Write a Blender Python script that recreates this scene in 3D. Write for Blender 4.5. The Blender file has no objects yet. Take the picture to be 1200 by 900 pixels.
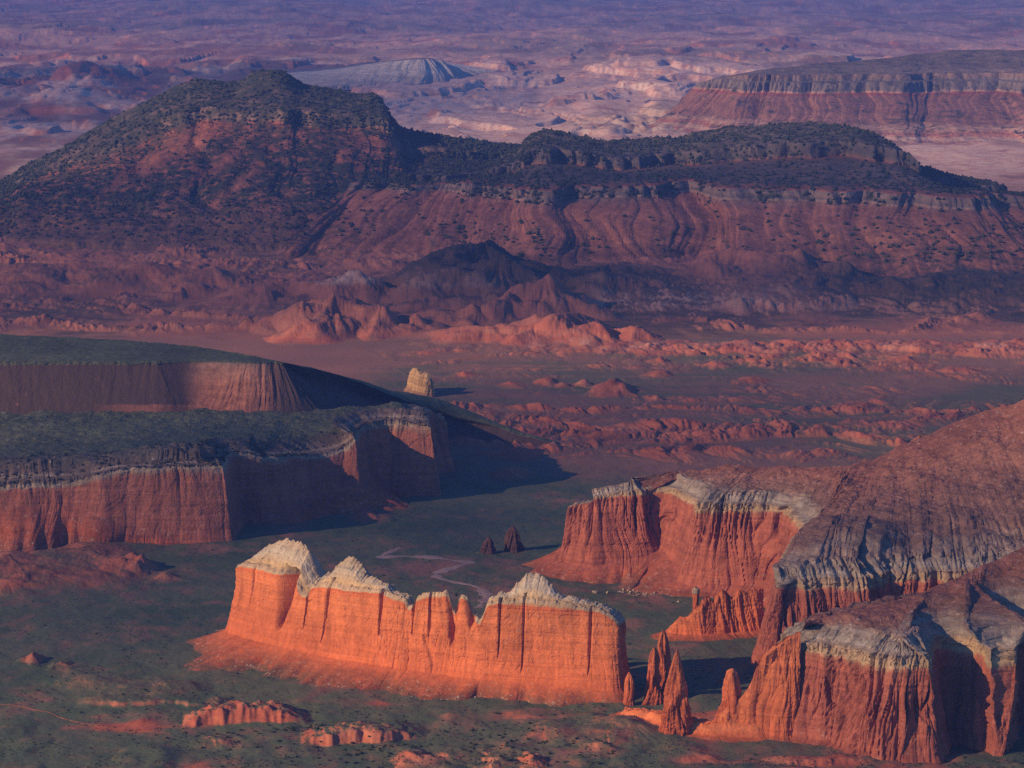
import bpy, math
import numpy as np

# ------------------------------------------------------------------ camera, world, sun, exposure
scn = bpy.context.scene
COL = scn.collection
CAM_H = 700.0
FPX = 3788.0                      # focal length in pixels of a 1200 px wide frame
PITCH = math.radians(8.07)
SUN_EL = math.radians(23.0)
SUN_AZ = (-0.86, -0.51)           # horizontal direction towards the sun
EXPOSURE = 0.34
HAZE_COLOR = (0.17, 0.33, 1.0, 1.0)
HAZE_DENSITY = 2.5e-5
# unseen clouds added towards the sun for their shade: px, py, height of the place they shade, half sizes in metres, opacity, altitude
SHADE_CLOUDS = [
    (1150, 800, 60, 360, 560, 0.24, 2300),        # right escarpment, thin
    (930, 640, 60, 330, 420, 0.20, 2400),
    (40, 690, 0, 400, 500, 0.24, 2300),           # valley floor on the left
    (150, 560, 80, 700, 420, 0.14, 2500),         # left cliff and its bench
    (120, 410, 150, 700, 450, 0.16, 2700),        # grassy mesa
    (540, 585, 0, 430, 420, 0.20, 2500),
    (120, 190, 180, 1250, 900, 0.32, 3000),       # west mesa
    (1080, 205, 170, 1000, 620, 0.30, 3100),      # centre mesa
    (330, 350, 0, 1500, 600, 0.32, 3000),        # foothills
    (800, 350, 0, 1200, 520, 0.22, 3000),
    (820, 480, 0, 900, 420, 0.20, 2800),          # badlands
    (60, 110, 0, 2600, 3600, 0.40, 3600),         # far plain, left
    (600, 8, 0, 9000, 8000, 0.22, 4200),         # far plain, top
]

cam = bpy.data.cameras.new('camera')
cam_o = bpy.data.objects.new('camera', cam)
COL.objects.link(cam_o)
cam.sensor_width = 36.0
cam.lens = 36.0 * FPX / 1200.0
cam.clip_start = 5.0
cam.clip_end = 250000.0
cam_o.location = (0, 0, CAM_H)
cam_o.rotation_euler = (math.radians(90) - PITCH, 0, 0)
scn.camera = cam_o

wd = bpy.data.worlds.new('World')
scn.world = wd
wd.use_nodes = True
wnt = wd.node_tree
for n in list(wnt.nodes):
    wnt.nodes.remove(n)
sky = wnt.nodes.new('ShaderNodeTexSky')
sky.sky_type = 'NISHITA'
sky.sun_disc = False
_l = math.hypot(*SUN_AZ)
sun_dir = np.array([SUN_AZ[0] / _l * math.cos(SUN_EL), SUN_AZ[1] / _l * math.cos(SUN_EL), math.sin(SUN_EL)])
sky.sun_elevation = SUN_EL
sky.sun_rotation = math.atan2(sun_dir[0], sun_dir[1])
sky.altitude = 1900
sky.air_density = 1.0
sky.dust_density = 0.3
sky.ozone_density = 10.0
bg = wnt.nodes.new('ShaderNodeBackground')
bg.inputs['Strength'].default_value = 0.12
wout = wnt.nodes.new('ShaderNodeOutputWorld')
wnt.links.new(sky.outputs[0], bg.inputs[0])
wnt.links.new(bg.outputs[0], wout.inputs[0])

sl = bpy.data.lights.new('sun', 'SUN')
sl.energy = 4.8
sl.angle = math.radians(0.5)
sl.color = (1.0, 0.66, 0.36)
so = bpy.data.objects.new('sun', sl)
COL.objects.link(so)
so.location = (-3000, -1000, 3000)
from mathutils import Vector
so.rotation_euler = Vector(sun_dir.tolist()).to_track_quat('Z', 'Y').to_euler()

scn.view_settings.view_transform = 'Standard'
scn.view_settings.look = 'None'
scn.view_settings.exposure = EXPOSURE
scn.view_settings.gamma = 1.0
scn.view_settings.use_curve_mapping = False
cy = scn.cycles
cy.use_denoising = False
cy.max_bounces = 4
cy.diffuse_bounces = 1
cy.volume_bounces = 0
cy.transparent_max_bounces = 8
cy.caustics_reflective = False
cy.caustics_refractive = False

# ------------------------------------------------------------------ picture <-> place
CP, SP = math.cos(PITCH), math.sin(PITCH)


def ray(px, py):
    px = np.asarray(px, float); py = np.asarray(py, float)
    a = (px - 600.0) / FPX
    b = -(py - 450.0) / FPX
    return a, CP + b * SP, -SP + b * CP


def at_z(px, py, z):
    a, f, g = ray(px, py)
    t = (np.asarray(z, float) - CAM_H) / g
    return np.stack([a * t, f * t, np.zeros_like(t) + z], -1)


def at_d(px, py, d):
    a, f, g = ray(px, py)
    t = np.asarray(d, float) / f
    return np.stack([a * t, f * t, CAM_H + g * t], -1)


def to_pix(x, y, z):
    zz = z - CAM_H
    w = y * CP - zz * SP
    v = y * SP + zz * CP
    w = np.maximum(w, 1.0)
    return 600 + FPX * x / w, 450 - FPX * v / w


# ------------------------------------------------------------------ noise
_rng = np.random.default_rng(7)
_perm = _rng.permutation(256).astype(np.int32)
_perm = np.concatenate([_perm, _perm, _perm])
_ga = _rng.uniform(0, 2 * np.pi, 256)
_gx = np.cos(_ga).astype(np.float32); _gy = np.sin(_ga).astype(np.float32)


def pn(x, y, seed=0):
    x = np.asarray(x, np.float64) + seed * 37.17
    y = np.asarray(y, np.float64) + seed * 91.73
    x, y = np.broadcast_arrays(x, y)
    xf = np.floor(x); yf = np.floor(y)
    xi = xf.astype(np.int64) & 255; yi = yf.astype(np.int64) & 255
    u = (x - xf).astype(np.float32); v = (y - yf).astype(np.float32)
    fu = u * u * u * (u * (u * 6 - 15) + 10); fv = v * v * v * (v * (v * 6 - 15) + 10)

    def g(ix, iy, dx, dy):
        h = _perm[_perm[ix & 255] + (iy & 255)]
        return _gx[h] * dx + _gy[h] * dy
    n00 = g(xi, yi, u, v); n10 = g(xi + 1, yi, u - 1, v)
    n01 = g(xi, yi + 1, u, v - 1); n11 = g(xi + 1, yi + 1, u - 1, v - 1)
    a = n00 + fu * (n10 - n00); b = n01 + fu * (n11 - n01)
    return (a + fv * (b - a)) * 1.5


def fbm(x, y, oct=4, seed=0, gain=0.5):
    r = 0; a = 1.0; f = 1.0
    for i in range(oct):
        r = r + a * pn(x * f, y * f, seed + i * 3)
        a *= gain; f *= 2.03
    return r


def billow(x, y, oct=4, seed=0, gain=0.5):
    r = 0; a = 1.0; f = 1.0
    for i in range(oct):
        r = r + a * np.abs(pn(x * f, y * f, seed + i * 3))
        a *= gain; f *= 2.03
    return r


def sst(x, a, b):
    t = np.clip((x - a) / (b - a), 0, 1)
    return t * t * (3 - 2 * t)


# ------------------------------------------------------------------ materials
def lin(r, g, b):
    return (r, g, b, 1.0)


class NT:
    def __init__(self, name):
        self.m = bpy.data.materials.new(name)
        self.m.use_nodes = True
        self.t = self.m.node_tree
        for n in list(self.t.nodes):
            self.t.nodes.remove(n)

    def n(self, kind, **kw):
        nd = self.t.nodes.new(kind)
        for k, v in kw.items():
            setattr(nd, k, v)
        return nd

    def l(self, a, b):
        self.t.links.new(a, b)

    def put(self, sock, v):
        if hasattr(v, 'is_output'):
            self.l(v, sock)
        else:
            sock.default_value = v

    def attr(self, name):
        nd = self.n('ShaderNodeAttribute'); nd.attribute_name = name
        return nd.outputs['Fac']

    def pos(self, scale=(1, 1, 1)):
        g = self.n('ShaderNodeNewGeometry')
        m = self.n('ShaderNodeVectorMath', operation='MULTIPLY')
        self.l(g.outputs['Position'], m.inputs[0])
        m.inputs[1].default_value = scale
        return m.outputs[0]

    def noise(self, vec, scale=1.0, detail=4.0, rough=0.55, dist=0.0):
        nd = self.n('ShaderNodeTexNoise')
        self.l(vec, nd.inputs['Vector'])
        nd.inputs['Scale'].default_value = scale
        nd.inputs['Detail'].default_value = detail
        nd.inputs['Roughness'].default_value = rough
        nd.inputs['Distortion'].default_value = dist
        return nd.outputs['Fac']

    def math(self, op, a, b=0.0, c=None, clamp=False):
        nd = self.n('ShaderNodeMath', operation=op); nd.use_clamp = clamp
        self.put(nd.inputs[0], a); self.put(nd.inputs[1], b)
        if c is not None:
            self.put(nd.inputs[2], c)
        return nd.outputs[0]

    def mr(self, v, a, b, c=0.0, d=1.0):
        nd = self.n('ShaderNodeMapRange')
        self.put(nd.inputs[0], v)
        for i, q in enumerate((a, b, c, d)):
            nd.inputs[i + 1].default_value = q
        return nd.outputs[0]

    def ramp(self, fac, stops, interp='LINEAR'):
        nd = self.n('ShaderNodeValToRGB')
        cr = nd.color_ramp; cr.interpolation = interp
        while len(cr.elements) > 1:
            cr.elements.remove(cr.elements[-1])
        cr.elements[0].position = stops[0][0]; cr.elements[0].color = lin(*stops[0][1])
        for p, c in stops[1:]:
            e = cr.elements.new(p); e.color = lin(*c)
        self.put(nd.inputs[0], fac)
        return nd.outputs[0]

    def mix(self, fac, a, b, mode='MIX'):
        nd = self.n('ShaderNodeMix', data_type='RGBA', blend_type=mode)
        self.put(nd.inputs[0], fac)
        self.put(nd.inputs[6], a if hasattr(a, 'is_output') else lin(*a))
        self.put(nd.inputs[7], b if hasattr(b, 'is_output') else lin(*b))
        return nd.outputs[2]

    def scale(self, col, fac):
        nd = self.n('ShaderNodeVectorMath', operation='SCALE')
        self.put(nd.inputs[0], col); self.put(nd.inputs[3], fac)
        return nd.outputs[0]

    def finish(self, col, rough=0.95, bump=None, bdist=1.0, bstr=0.5):
        b = self.n('ShaderNodeBsdfPrincipled')
        self.put(b.inputs['Base Color'], col)
        b.inputs['Roughness'].default_value = rough
        b.inputs['Specular IOR Level'].default_value = 0.08
        if bump is not None:
            bp = self.n('ShaderNodeBump')
            bp.inputs['Strength'].default_value = bstr
            bp.inputs['Distance'].default_value = bdist
            self.l(bump, bp.inputs['Height'])
            self.l(bp.outputs[0], b.inputs['Normal'])
        o = self.n('ShaderNodeOutputMaterial')
        self.l(b.outputs[0], o.inputs[0])
        return self.m


def rock_mat(name, stops, unit=1.0, smax=4.0, band=0.3, streak=0.25, speck=None, specktint=(0.5, 0.45, 0.38), wob=0.12,
             veg=None, slope_col=None):
    """layered desert rock: colour by stratum, fine bedding, desert-varnish streaks, rubble speckle, optional scrub"""
    N = NT(name)
    st = N.attr('strat')
    w = N.noise(N.pos((1, 1, 1)), 0.02 / unit, 4)
    st = N.math('ADD', st, N.mr(w, 0.3, 0.7, -wob, wob))
    col = N.ramp(N.math('DIVIDE', st, smax), [(p / smax, c) for p, c in stops])
    bn = N.noise(N.pos((0.006 / unit, 0.006 / unit, 0.16 / unit)), 1.0, 6, 0.75, 0.6)
    col = N.scale(col, N.mr(bn, 0.3, 0.7, 1 - band, 1 + band))
    stn = N.noise(N.pos((0.05 / unit, 0.05 / unit, 0.008 / unit)), 1.0, 6, 0.6, 0.5)
    col = N.mix(N.mr(stn, 0.56, 0.68, 0.0, 0.55), col, N.scale(col, 0.55))
    big_ = N.noise(N.pos(), 0.016 / unit, 3, 0.5)
    col = N.scale(col, N.mr(big_, 0.3, 0.7, 0.84, 1.16))
    sn = N.noise(N.pos((0.11 / unit, 0.11 / unit, 0.006 / unit)), 1.0, 5, 0.65)
    col = N.scale(col, N.mr(sn, 0.3, 0.7, 1 - streak, 1 + streak * 0.7))
    fn = N.noise(N.pos(), 0.3 / unit, 5, 0.7)
    col = N.scale(col, N.mr(fn, 0.3, 0.7, 0.82, 1.15))
    if slope_col is not None:                      # rubble and soil lie where it is not steep
        g = N.n('ShaderNodeNewGeometry')
        sp = N.n('ShaderNodeSeparateXYZ'); N.l(g.outputs['True Normal'], sp.inputs[0])
        f = N.mr(sp.outputs[2], slope_col[0], slope_col[1], 0, 1)
        f = N.math('MULTIPLY', f, N.mr(N.noise(N.pos(), 0.012 / unit, 5, .6), 0.35, 0.6, 0.25, 1), clamp=True)
        col = N.mix(f, col, slope_col[2])
    if veg is not None:
        va = N.attr('veg')
        vn = N.noise(N.pos(), veg[0], 5, 0.75)
        f = N.math('MULTIPLY', va, N.mr(vn, veg[1], veg[1] + 0.1, 0, 1), clamp=True)
        col = N.mix(f, col, veg[2])
    if speck:
        pv = N.noise(N.pos(), speck[0], 3, 0.8)
        f = N.math('MULTIPLY', N.mr(pv, speck[1], speck[1] + 0.06, 0, 1), N.attr('rubble'), clamp=True)
        col = N.mix(f, col, specktint)
    bm = N.math('ADD', N.math('MULTIPLY', fn, 1.0), N.math('MULTIPLY', sn, 0.6))
    return N.finish(col, 0.95, bm, 2.5 * unit, 0.5)


RED = (0.48, 0.125, 0.045)
RED_D = (0.33, 0.085, 0.036)
RED_L = (0.53, 0.165, 0.062)
PALE = (0.38, 0.29, 0.195)
PALE_Y = (0.41, 0.285, 0.155)
GREY = (0.31, 0.265, 0.21)
SAGE = (0.105, 0.115, 0.068)
DARKVEG = (0.035, 0.042, 0.028)

M_BUTTE = rock_mat('entrada_sandstone', [(0.0, (0.24, 0.12, 0.075)), (0.5, RED_D), (1.0, RED), (1.9, RED_L), (2.0, RED), (2.04, PALE_Y), (2.6, PALE),
                                         (2.75, (0.36, 0.25, 0.17)), (2.9, PALE), (3.1, PALE_Y), (3.5, (0.40, 0.345, 0.26)), (4.0, PALE)],
                   band=0.2, streak=0.2, speck=(0.25, 0.6), wob=0.05, veg=(0.07, 0.40, (0.08, 0.075, 0.045)))
M_SPIRE = rock_mat('spire_sandstone', [(0, RED_D), (1, RED), (2, RED_L), (4, RED)], band=0.25, streak=0.3, speck=(0.25, 0.62), veg=(0.07, 0.40, (0.08, 0.075, 0.045)))
M_KNOB = rock_mat('dark_knob_rock', [(0, (.09, .05, .04)), (2, (.12, .06, .045)), (4, (.1, .05, .04))])  # dark brown from foot to top, for the two knobs
M_BANK = rock_mat('eroded_bank_earth', [(0, (0.3, 0.11, 0.065)), (.8, RED), (2.5, RED_L), (2.9, (0.3, 0.13, 0.08)), (3.1, SAGE), (4, SAGE)], band=0.3, streak=0.2, speck=(0.25, 0.62), wob=.25)
M_ESC = rock_mat('layered_escarpment_rock', [(0.0, (0.22, 0.11, 0.075)), (0.6, RED_D), (1.0, (0.33, 0.10, 0.056)), (1.9, (0.36, 0.115, 0.066)), (1.98, (0.38, 0.14, 0.08)), (2.03, PALE_Y),
                                             (2.35, (0.34, 0.24, 0.155)), (2.6, GREY), (2.75, (0.24, 0.19, 0.15)), (2.9, (0.31, 0.25, 0.195)), (2.99, (0.23, 0.15, 0.115)), (3.04, (0.27, 0.2, 0.155)), (3.13, (0.20, 0.115, 0.085)),
                                             (3.7, (0.23, 0.10, 0.07)), (4.0, (0.21, 0.085, 0.06))],
                 band=0.26, streak=0.3, speck=(0.22, 0.6), wob=0.08, veg=(0.07, 0.42, (0.085, 0.075, 0.05)))
M_LEFT = rock_mat('mesa_rim_rock', [(0.0, (0.19, 0.10, 0.075)), (0.6, RED_D), (1.0, (0.33, 0.11, 0.066)), (1.9, (0.35, 0.13, 0.078)), (2.03, (0.36, 0.27, 0.18)), (2.22, (0.3, 0.22, 0.15)), (2.3, (0.15, 0.105, 0.08)), (2.55, (0.17, 0.12, 0.09)), (2.62, (0.33, 0.24, 0.165)), (2.75, (0.16, 0.11, 0.085)),
                                    (3.0, (0.14, 0.105, 0.08)), (3.12, (0.1, 0.09, 0.065)), (3.2, SAGE), (4.0, SAGE)],
                  band=0.25, streak=0.28, speck=(0.2, 0.6), veg=(0.16, 0.50, DARKVEG), wob=0.09)
M_GMESA = rock_mat('green_mesa_slope', [(0.0, (0.15, 0.11, 0.08)), (0.8, (0.34, 0.13, 0.08)), (1.6, (0.36, 0.15, 0.09)), (1.92, (0.34, 0.17, 0.11)), (2.0, (0.2, 0.14, 0.1)), (2.08, SAGE), (4.0, (0.09, 0.1, 0.058))],
                   band=0.2, streak=0.3, veg=(0.03, 0.24, (0.085, 0.055, 0.045)), wob=0.05)
M_MTN = rock_mat('dark_scrub_mesa_rock', [(0.0, (0.20, 0.085, 0.06)), (0.9, (0.26, 0.105, 0.07)), (1.0, (0.25, 0.13, 0.095)), (1.12, (0.28, 0.18, 0.13)), (1.3, (0.13, 0.1, 0.09)), (1.6, (0.2, 0.13, 0.1)), (1.9, (0.16, 0.125, 0.11)), (2.0, (0.26, 0.09, 0.06)), (2.2, (0.13, 0.08, 0.065)),
                                          (2.9, (0.13, 0.09, 0.07)), (3.0, (0.22, 0.09, 0.06)), (3.15, (0.15, 0.10, 0.08)), (3.4, (0.09, 0.075, 0.07)), (4.0, (0.12, 0.095, 0.085)), (5.0, (0.11, 0.085, 0.065))],
                 unit=4.0, smax=5.0, band=0.25, streak=0.25, veg=(0.028, 0.47, DARKVEG), wob=0.05)
M_MTNW = rock_mat('scrub_slope_rock', [(0.0, (0.15, 0.085, 0.06)), (1.0, (0.27, 0.115, 0.07)), (2.0, (0.29, 0.11, 0.065)), (3.0, (0.3, 0.11, 0.065)), (3.1, (0.2, 0.125, 0.095)), (4.0, (0.13, 0.09, 0.07)), (5.0, (0.11, 0.085, 0.065))],
                  unit=4.0, smax=5.0, band=0.25, streak=0.25, veg=(0.028, 0.40, DARKVEG), wob=0.1)
M_FAR = rock_mat('striped_far_mesa_rock', [(0.0, (0.42, 0.27, 0.2)), (0.35, (0.30, 0.13, 0.1)), (0.5, (0.44, 0.3, 0.23)), (0.65, (0.32, 0.12, 0.085)), (0.8, (0.42, 0.26, 0.19)), (1.0, (0.24, 0.12, 0.09)), (1.85, (0.24, 0.115, 0.085)),
                                           (1.95, (0.28, 0.075, 0.05)), (2.0, (0.36, 0.2, 0.14)), (2.06, (0.34, 0.2, 0.15)), (2.1, (0.15, 0.12, 0.11)), (2.6, (0.165, 0.135, 0.12)), (2.8, (0.2, 0.13, 0.1)), (2.95, (0.18, 0.13, 0.11)),
                                           (3.2, (0.16, 0.12, 0.1)), (4.0, (0.15, 0.11, 0.09))],
                 unit=6.0, band=0.2, streak=0.2, veg=(0.02, 0.5, (0.06, 0.055, 0.045)), wob=0.07)
M_PALEMESA = rock_mat('pale_far_mesa_rock', [(0, (0.36, 0.27, 0.22)), (1.0, (0.5, 0.42, 0.34)), (2.0, (0.52, 0.44, 0.36)), (2.4, (0.2, 0.16, 0.14)), (4, (0.2, 0.15, 0.13))], unit=8.0, band=0.2, streak=0.3)


def ground_mat():
    N = NT('desert_ground')
    soil = N.ramp(N.noise(N.pos(), 0.004, 6, 0.6), [(0.3, (0.17, 0.10, 0.078)), (0.5, (0.22, 0.108, 0.078)), (0.7, (0.27, 0.13, 0.09))])
    red = N.ramp(N.noise(N.pos((1, 1, 6)), 0.012, 6, 0.65), [(0.3, (0.26, 0.07, 0.042)), (0.5, (0.38, 0.11, 0.06)), (0.72, (0.45, 0.19, 0.11))])
    col = N.mix(N.attr('redness'), soil, red)
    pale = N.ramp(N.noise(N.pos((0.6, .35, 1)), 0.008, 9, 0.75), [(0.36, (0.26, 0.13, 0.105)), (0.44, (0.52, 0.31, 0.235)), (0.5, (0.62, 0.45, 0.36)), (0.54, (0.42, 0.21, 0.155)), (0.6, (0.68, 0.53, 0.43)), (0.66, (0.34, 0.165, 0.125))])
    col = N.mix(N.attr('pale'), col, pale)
    gn = N.noise(N.pos(), 0.035, 6, 0.7)
    green = N.ramp(N.noise(N.pos(), 0.006, 6, 0.65), [(0.3, (0.115, 0.115, 0.072)), (0.5, (0.078, 0.1, 0.06)), (0.72, (0.05, 0.08, 0.045))])
    f = N.math('MULTIPLY', N.attr('veg'), N.mr(gn, 0.28, 0.5, 0.6, 1.0), clamp=True)
    col = N.mix(f, col, green)
    sn_ = N.noise(N.pos(), 0.03, 5, 0.75)
    col = N.mix(N.math('MULTIPLY', N.attr('scrub'), N.mr(sn_, .3, .45, .35, 1.0), clamp=True), col, (0.058, 0.045, 0.038))
    dn = N.noise(N.pos(), 0.12, 4, 0.75)
    f2 = N.math('MULTIPLY', N.attr('veg'), N.mr(dn, 0.6, 0.68, 0, 0.6), clamp=True)
    col = N.mix(f2, col, (0.03, 0.038, 0.022))
    fn = N.noise(N.pos(), 0.25, 4, 0.7)
    col = N.scale(col, N.mr(fn, 0.3, 0.7, 0.8, 1.2))
    return N.finish(col, 0.97, fn, 1.5, 0.5)


M_GROUND = ground_mat()


def plain_mat(name, c, var=0.25, sc=0.6, rough=0.95):
    N = NT(name)
    n1 = N.noise(N.pos(), sc, 5, 0.7)
    col = N.scale(N.mix(0.0, c, c), N.mr(n1, 0.3, 0.7, 1 - var, 1 + var))
    return N.finish(col, rough, n1, 0.3, 0.5)


M_BUSH = plain_mat('dark_sage_leaves', (0.035, 0.045, 0.024), 0.35, 0.9)
M_SCRUB = plain_mat('juniper_scrub', (0.032, 0.04, 0.026), 0.35, 0.2)
M_BOULDER = plain_mat('pale_boulder_stone', (0.32, 0.25, 0.18), 0.3, 0.5)
M_BOULDER_R = plain_mat('red_boulder_stone', (0.33, 0.12, 0.07), 0.25, 0.5)
M_TRACK = plain_mat('bare_track_dirt', (0.30, 0.115, 0.065), 0.35, 0.08)
M_WASH = plain_mat('dry_wash_sand', (0.27, 0.185, 0.165), 0.3, 0.03)


# ------------------------------------------------------------------ object helpers
def tag(o, label=None, cat=None, group=None, kind=None):
    if label: o['label'] = label
    if cat: o['category'] = cat
    if group: o['group'] = group
    if kind: o['kind'] = kind
    return o


def link(name, me, mat=None, parent=None):
    o = bpy.data.objects.new(name, me)
    COL.objects.link(o)
    if mat is not None and not me.materials:
        me.materials.append(mat)
    if parent is not None:
        o.parent = parent
        o.matrix_parent_inverse.identity()
        o.location = (-parent.location[0], -parent.location[1], -parent.location[2])
    return o


def empty(name, loc, label, cat, group=None):
    o = bpy.data.objects.new(name, None)
    COL.objects.link(o)
    o.location = [float(v) for v in loc]
    return tag(o, label, cat, group)


def mesh_from(name, V, Fq, attrs=None, smooth=False):
    me = bpy.data.meshes.new(name)
    V = np.asarray(V, np.float32); Fq = np.asarray(Fq, np.int32)
    k = Fq.shape[1]
    me.vertices.add(len(V)); me.vertices.foreach_set('co', V.ravel())
    me.loops.add(Fq.size); me.loops.foreach_set('vertex_index', Fq.ravel())
    me.polygons.add(len(Fq))
    me.polygons.foreach_set('loop_start', np.arange(0, Fq.size, k, dtype=np.int32))
    me.polygons.foreach_set('use_smooth', np.full(len(Fq), smooth, bool))
    me.update(calc_edges=True)
    for nm, arr in (attrs or {}).items():
        a = me.attributes.new(nm, 'FLOAT', 'POINT')
        a.data.foreach_set('value', np.asarray(arr, np.float32).ravel())
    return me


def grid_faces(R, C, closed=False):
    i = np.arange(R - 1)[:, None] * C
    if closed:
        j = np.arange(C)[None, :]; j2 = (j + 1) % C
    else:
        j = np.arange(C - 1)[None, :]; j2 = j + 1
    return np.stack([i + j, i + j2, i + C + j2, i + C + j], -1).reshape(-1, 4)


def gsm(a, sig, closed=False):
    """gaussian smoothing along axis 0, sigma in samples"""
    if sig < 0.3:
        return a
    r = int(3 * sig) + 1
    k = np.exp(-0.5 * (np.arange(-r, r + 1) / sig) ** 2); k /= k.sum()
    a2 = a if a.ndim > 1 else a[:, None]
    if closed:
        idx = np.arange(-r, len(a2) + r) % len(a2)
        p = a2[idx]
    else:
        p = np.concatenate([2 * a2[:1] - a2[1:r + 1][::-1] if len(a2) > r else np.repeat(a2[:1], r, 0), a2,
                            2 * a2[-1:] - a2[-r - 1:-1][::-1] if len(a2) > r else np.repeat(a2[-1:], r, 0)])
    out = np.stack([np.convolve(p[:, c], k, 'valid') for c in range(p.shape[1])], -1)
    return out if a.ndim > 1 else out[:, 0]


def densify(ctrl, ds, sig=3.0, closed=False):
    """control rows (x, y, ...) -> rows every ds metres along the xy line, lightly smoothed"""
    c = np.asarray(ctrl, float)
    if closed:
        c = np.concatenate([c, c[:1]])
    d = np.concatenate([[0], np.cumsum(np.hypot(*(np.diff(c[:, :2], axis=0).T)))])
    n = max(int(d[-1] / ds), 8)
    t = np.linspace(0, d[-1], n, endpoint=not closed)
    out = np.stack([np.interp(t, d, c[:, k]) for k in range(c.shape[1])], -1)
    return gsm(out, sig / ds, closed), t


def normals(xy, closed=False, sig=6):
    s = gsm(xy, sig, closed)
    if closed:
        t = np.roll(s, -1, 0) - np.roll(s, 1, 0)
    else:
        t = np.gradient(s, axis=0)
    t /= np.maximum(np.hypot(t[:, 0], t[:, 1])[:, None], 1e-6)
    return np.stack([t[:, 1], -t[:, 0]], -1)          # right-hand side of travel = outward


def flutes(s, z, lam=(60, 24, 9, 3.6), amp=(1, .45, .2, .08), seed=0, zs=9.0, crack=0.0):
    """buttresses parted by sharp upright grooves, outward positive"""
    w = s + 16.0 * pn(s / 75.0, z / 160.0, seed + 4) + 5.0 * pn(s / 45.0, z / 60.0, seed + 5) + 1.5 * pn(s / 14.0, z / 25.0, seed + 6)
    r = 0
    for i, (l, a) in enumerate(zip(lam, amp)):
        n = np.abs(pn(w / l, z / (l * zs) + 3.3, seed + 11 + i))
        r = r + a * (np.power(n + 1e-4, 0.5) * 1.7 - 1.0)
    for i, (l, c) in enumerate(((17, .55), (7.5, .30))):
        n = pn(w / l + .4 * i, z / (l * 7) + 1.7, seed + 25 + i)
        gate = sst(pn(w / (l * 3), z / 45.0, seed + 28 + i), -.15, .25)
        r = r - crack * c * gate * np.exp(-(n / .055) ** 2)
    return r


def loft(keys, s, nrm, closed=False):
    """keys: list of dict(P (N,3), n rows to the next key, f horizontal relief, zr vertical relief, st stratum, veg, rub, ease)"""
    rows, amp, zr, st, veg, rub, kidx = [], [], [], [], [], [], [0]
    for a, b in zip(keys[:-1], keys[1:]):
        n = a['n']
        t = np.arange(n) / n
        e = a.get('ease')
        tz = t if e is None else np.power(t, e)
        P = a['P'][None] + (b['P'] - a['P'])[None] * t[:, None, None]
        P[:, :, 2] = a['P'][None, :, 2] + (b['P'] - a['P'])[None, :, 2] * tz[:, None]
        rows.append(P)
        for lst, k in ((amp, 'f'), (zr, 'zr'), (veg, 'veg'), (rub, 'rub')):
            lst.append(a.get(k, 0) + (b.get(k, 0) - a.get(k, 0)) * t)
        st.append(a['st'] + (b['st'] - a['st']) * t)
        kidx.append(kidx[-1] + n)
    L = keys[-1]
    rows.append(L['P'][None]); st.append(np.array([L['st']]))
    for lst, k in ((amp, 'f'), (zr, 'zr'), (veg, 'veg'), (rub, 'rub')):
        lst.append(np.array([L.get(k, 0)]))
    P = np.concatenate(rows); cat = lambda q: np.concatenate(q)[:, None]
    return P, cat(amp), cat(zr), cat(st), cat(veg), cat(rub), kidx


def build_parts(P, st, veg, rub, kidx, parts, parent, closed=False):
    R, C = P.shape[:2]
    o0 = None
    for name, k0, k1, mat in parts:
        a, b = kidx[k0], kidx[k1]
        sub = P[a:b + 1]
        one = np.ones((b + 1 - a, C))
        me = mesh_from(name, sub.reshape(-1, 3), grid_faces(b + 1 - a, C, closed),
                       {'strat': st[a:b + 1] * one, 'veg': veg[a:b + 1] * one, 'rubble': rub[a:b + 1] * one})
        o0 = link(name, me, mat, parent)
    return o0


SCRUB = []      # (x, y, z, size) of plants seen as one mass on the far slopes


def scatter(P, prob_mask, count, size, rng):
    idx = np.flatnonzero(prob_mask.ravel())
    if len(idx) == 0:
        return
    pick = rng.choice(idx, min(count, len(idx)), replace=False)
    q = P.reshape(-1, 3)[pick]
    SCRUB.append(np.concatenate([q, rng.uniform(size[0], size[1], (len(q), 1))], 1))


# ------------------------------------------------------------------ ground
CONES = []       # x, y, height, radius, aspect (x stretch)


def cone(px, py, h, rpx, asp=1.0, sharp=1.0):
    p = at_z(px, py, 0)
    slant = math.hypot(p[1], CAM_H)
    CONES.append((p[0], p[1], h, rpx * slant / FPX, asp, sharp))


# dark pyramids and cream-topped ridges at the foot of the mesas
for a in [(392, 385, 62, 75, 1.0), (352, 383, 34, 48, 1.0), (445, 388, 36, 50, 1.0), (486, 386, 26, 36, 1.0), (325, 385, 22, 45, 1.0), (420, 380, 40, 55, 1.0),
          (540, 352, 60, 95, 1.4), (585, 350, 54, 80, 1.3), (500, 356, 44, 60, 1.1), (640, 368, 66, 75, 1.0), (598, 372, 46, 55, 1.0), (660, 392, 38, 60, 1.2), (560, 378, 34, 50, 1.0),
          (700, 398, 26, 40, 1.1), (745, 398, 24, 36, 1.0), (625, 398, 26, 46, 1.4), (570, 396, 24, 50, 1.5), (520, 376, 20, 40, 1.2),
          (388, 352, 44, 60, 1.3), (420, 350, 46, 50, 1.2), (445, 352, 34, 40, 1.), (705, 350, 42, 50, 1.3), (740, 348, 30, 50, 1.6),
          (80, 330, 40, 120, 1.7), (170, 335, 38, 90, 1.5), (20, 340, 32, 90, 1.4), (250, 335, 34, 70, 1.4), (310, 352, 28, 60, 1.3),
          (870, 325, 50, 110, 1.3), (930, 330, 44, 70, 1.2), (985, 338, 40, 50, 1.1), (840, 335, 36, 60, 1.1), (1100, 350, 30, 60, 1.5), (1040, 352, 28, 50, 1.5)]:
    cone(*a)
DARK = []
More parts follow.
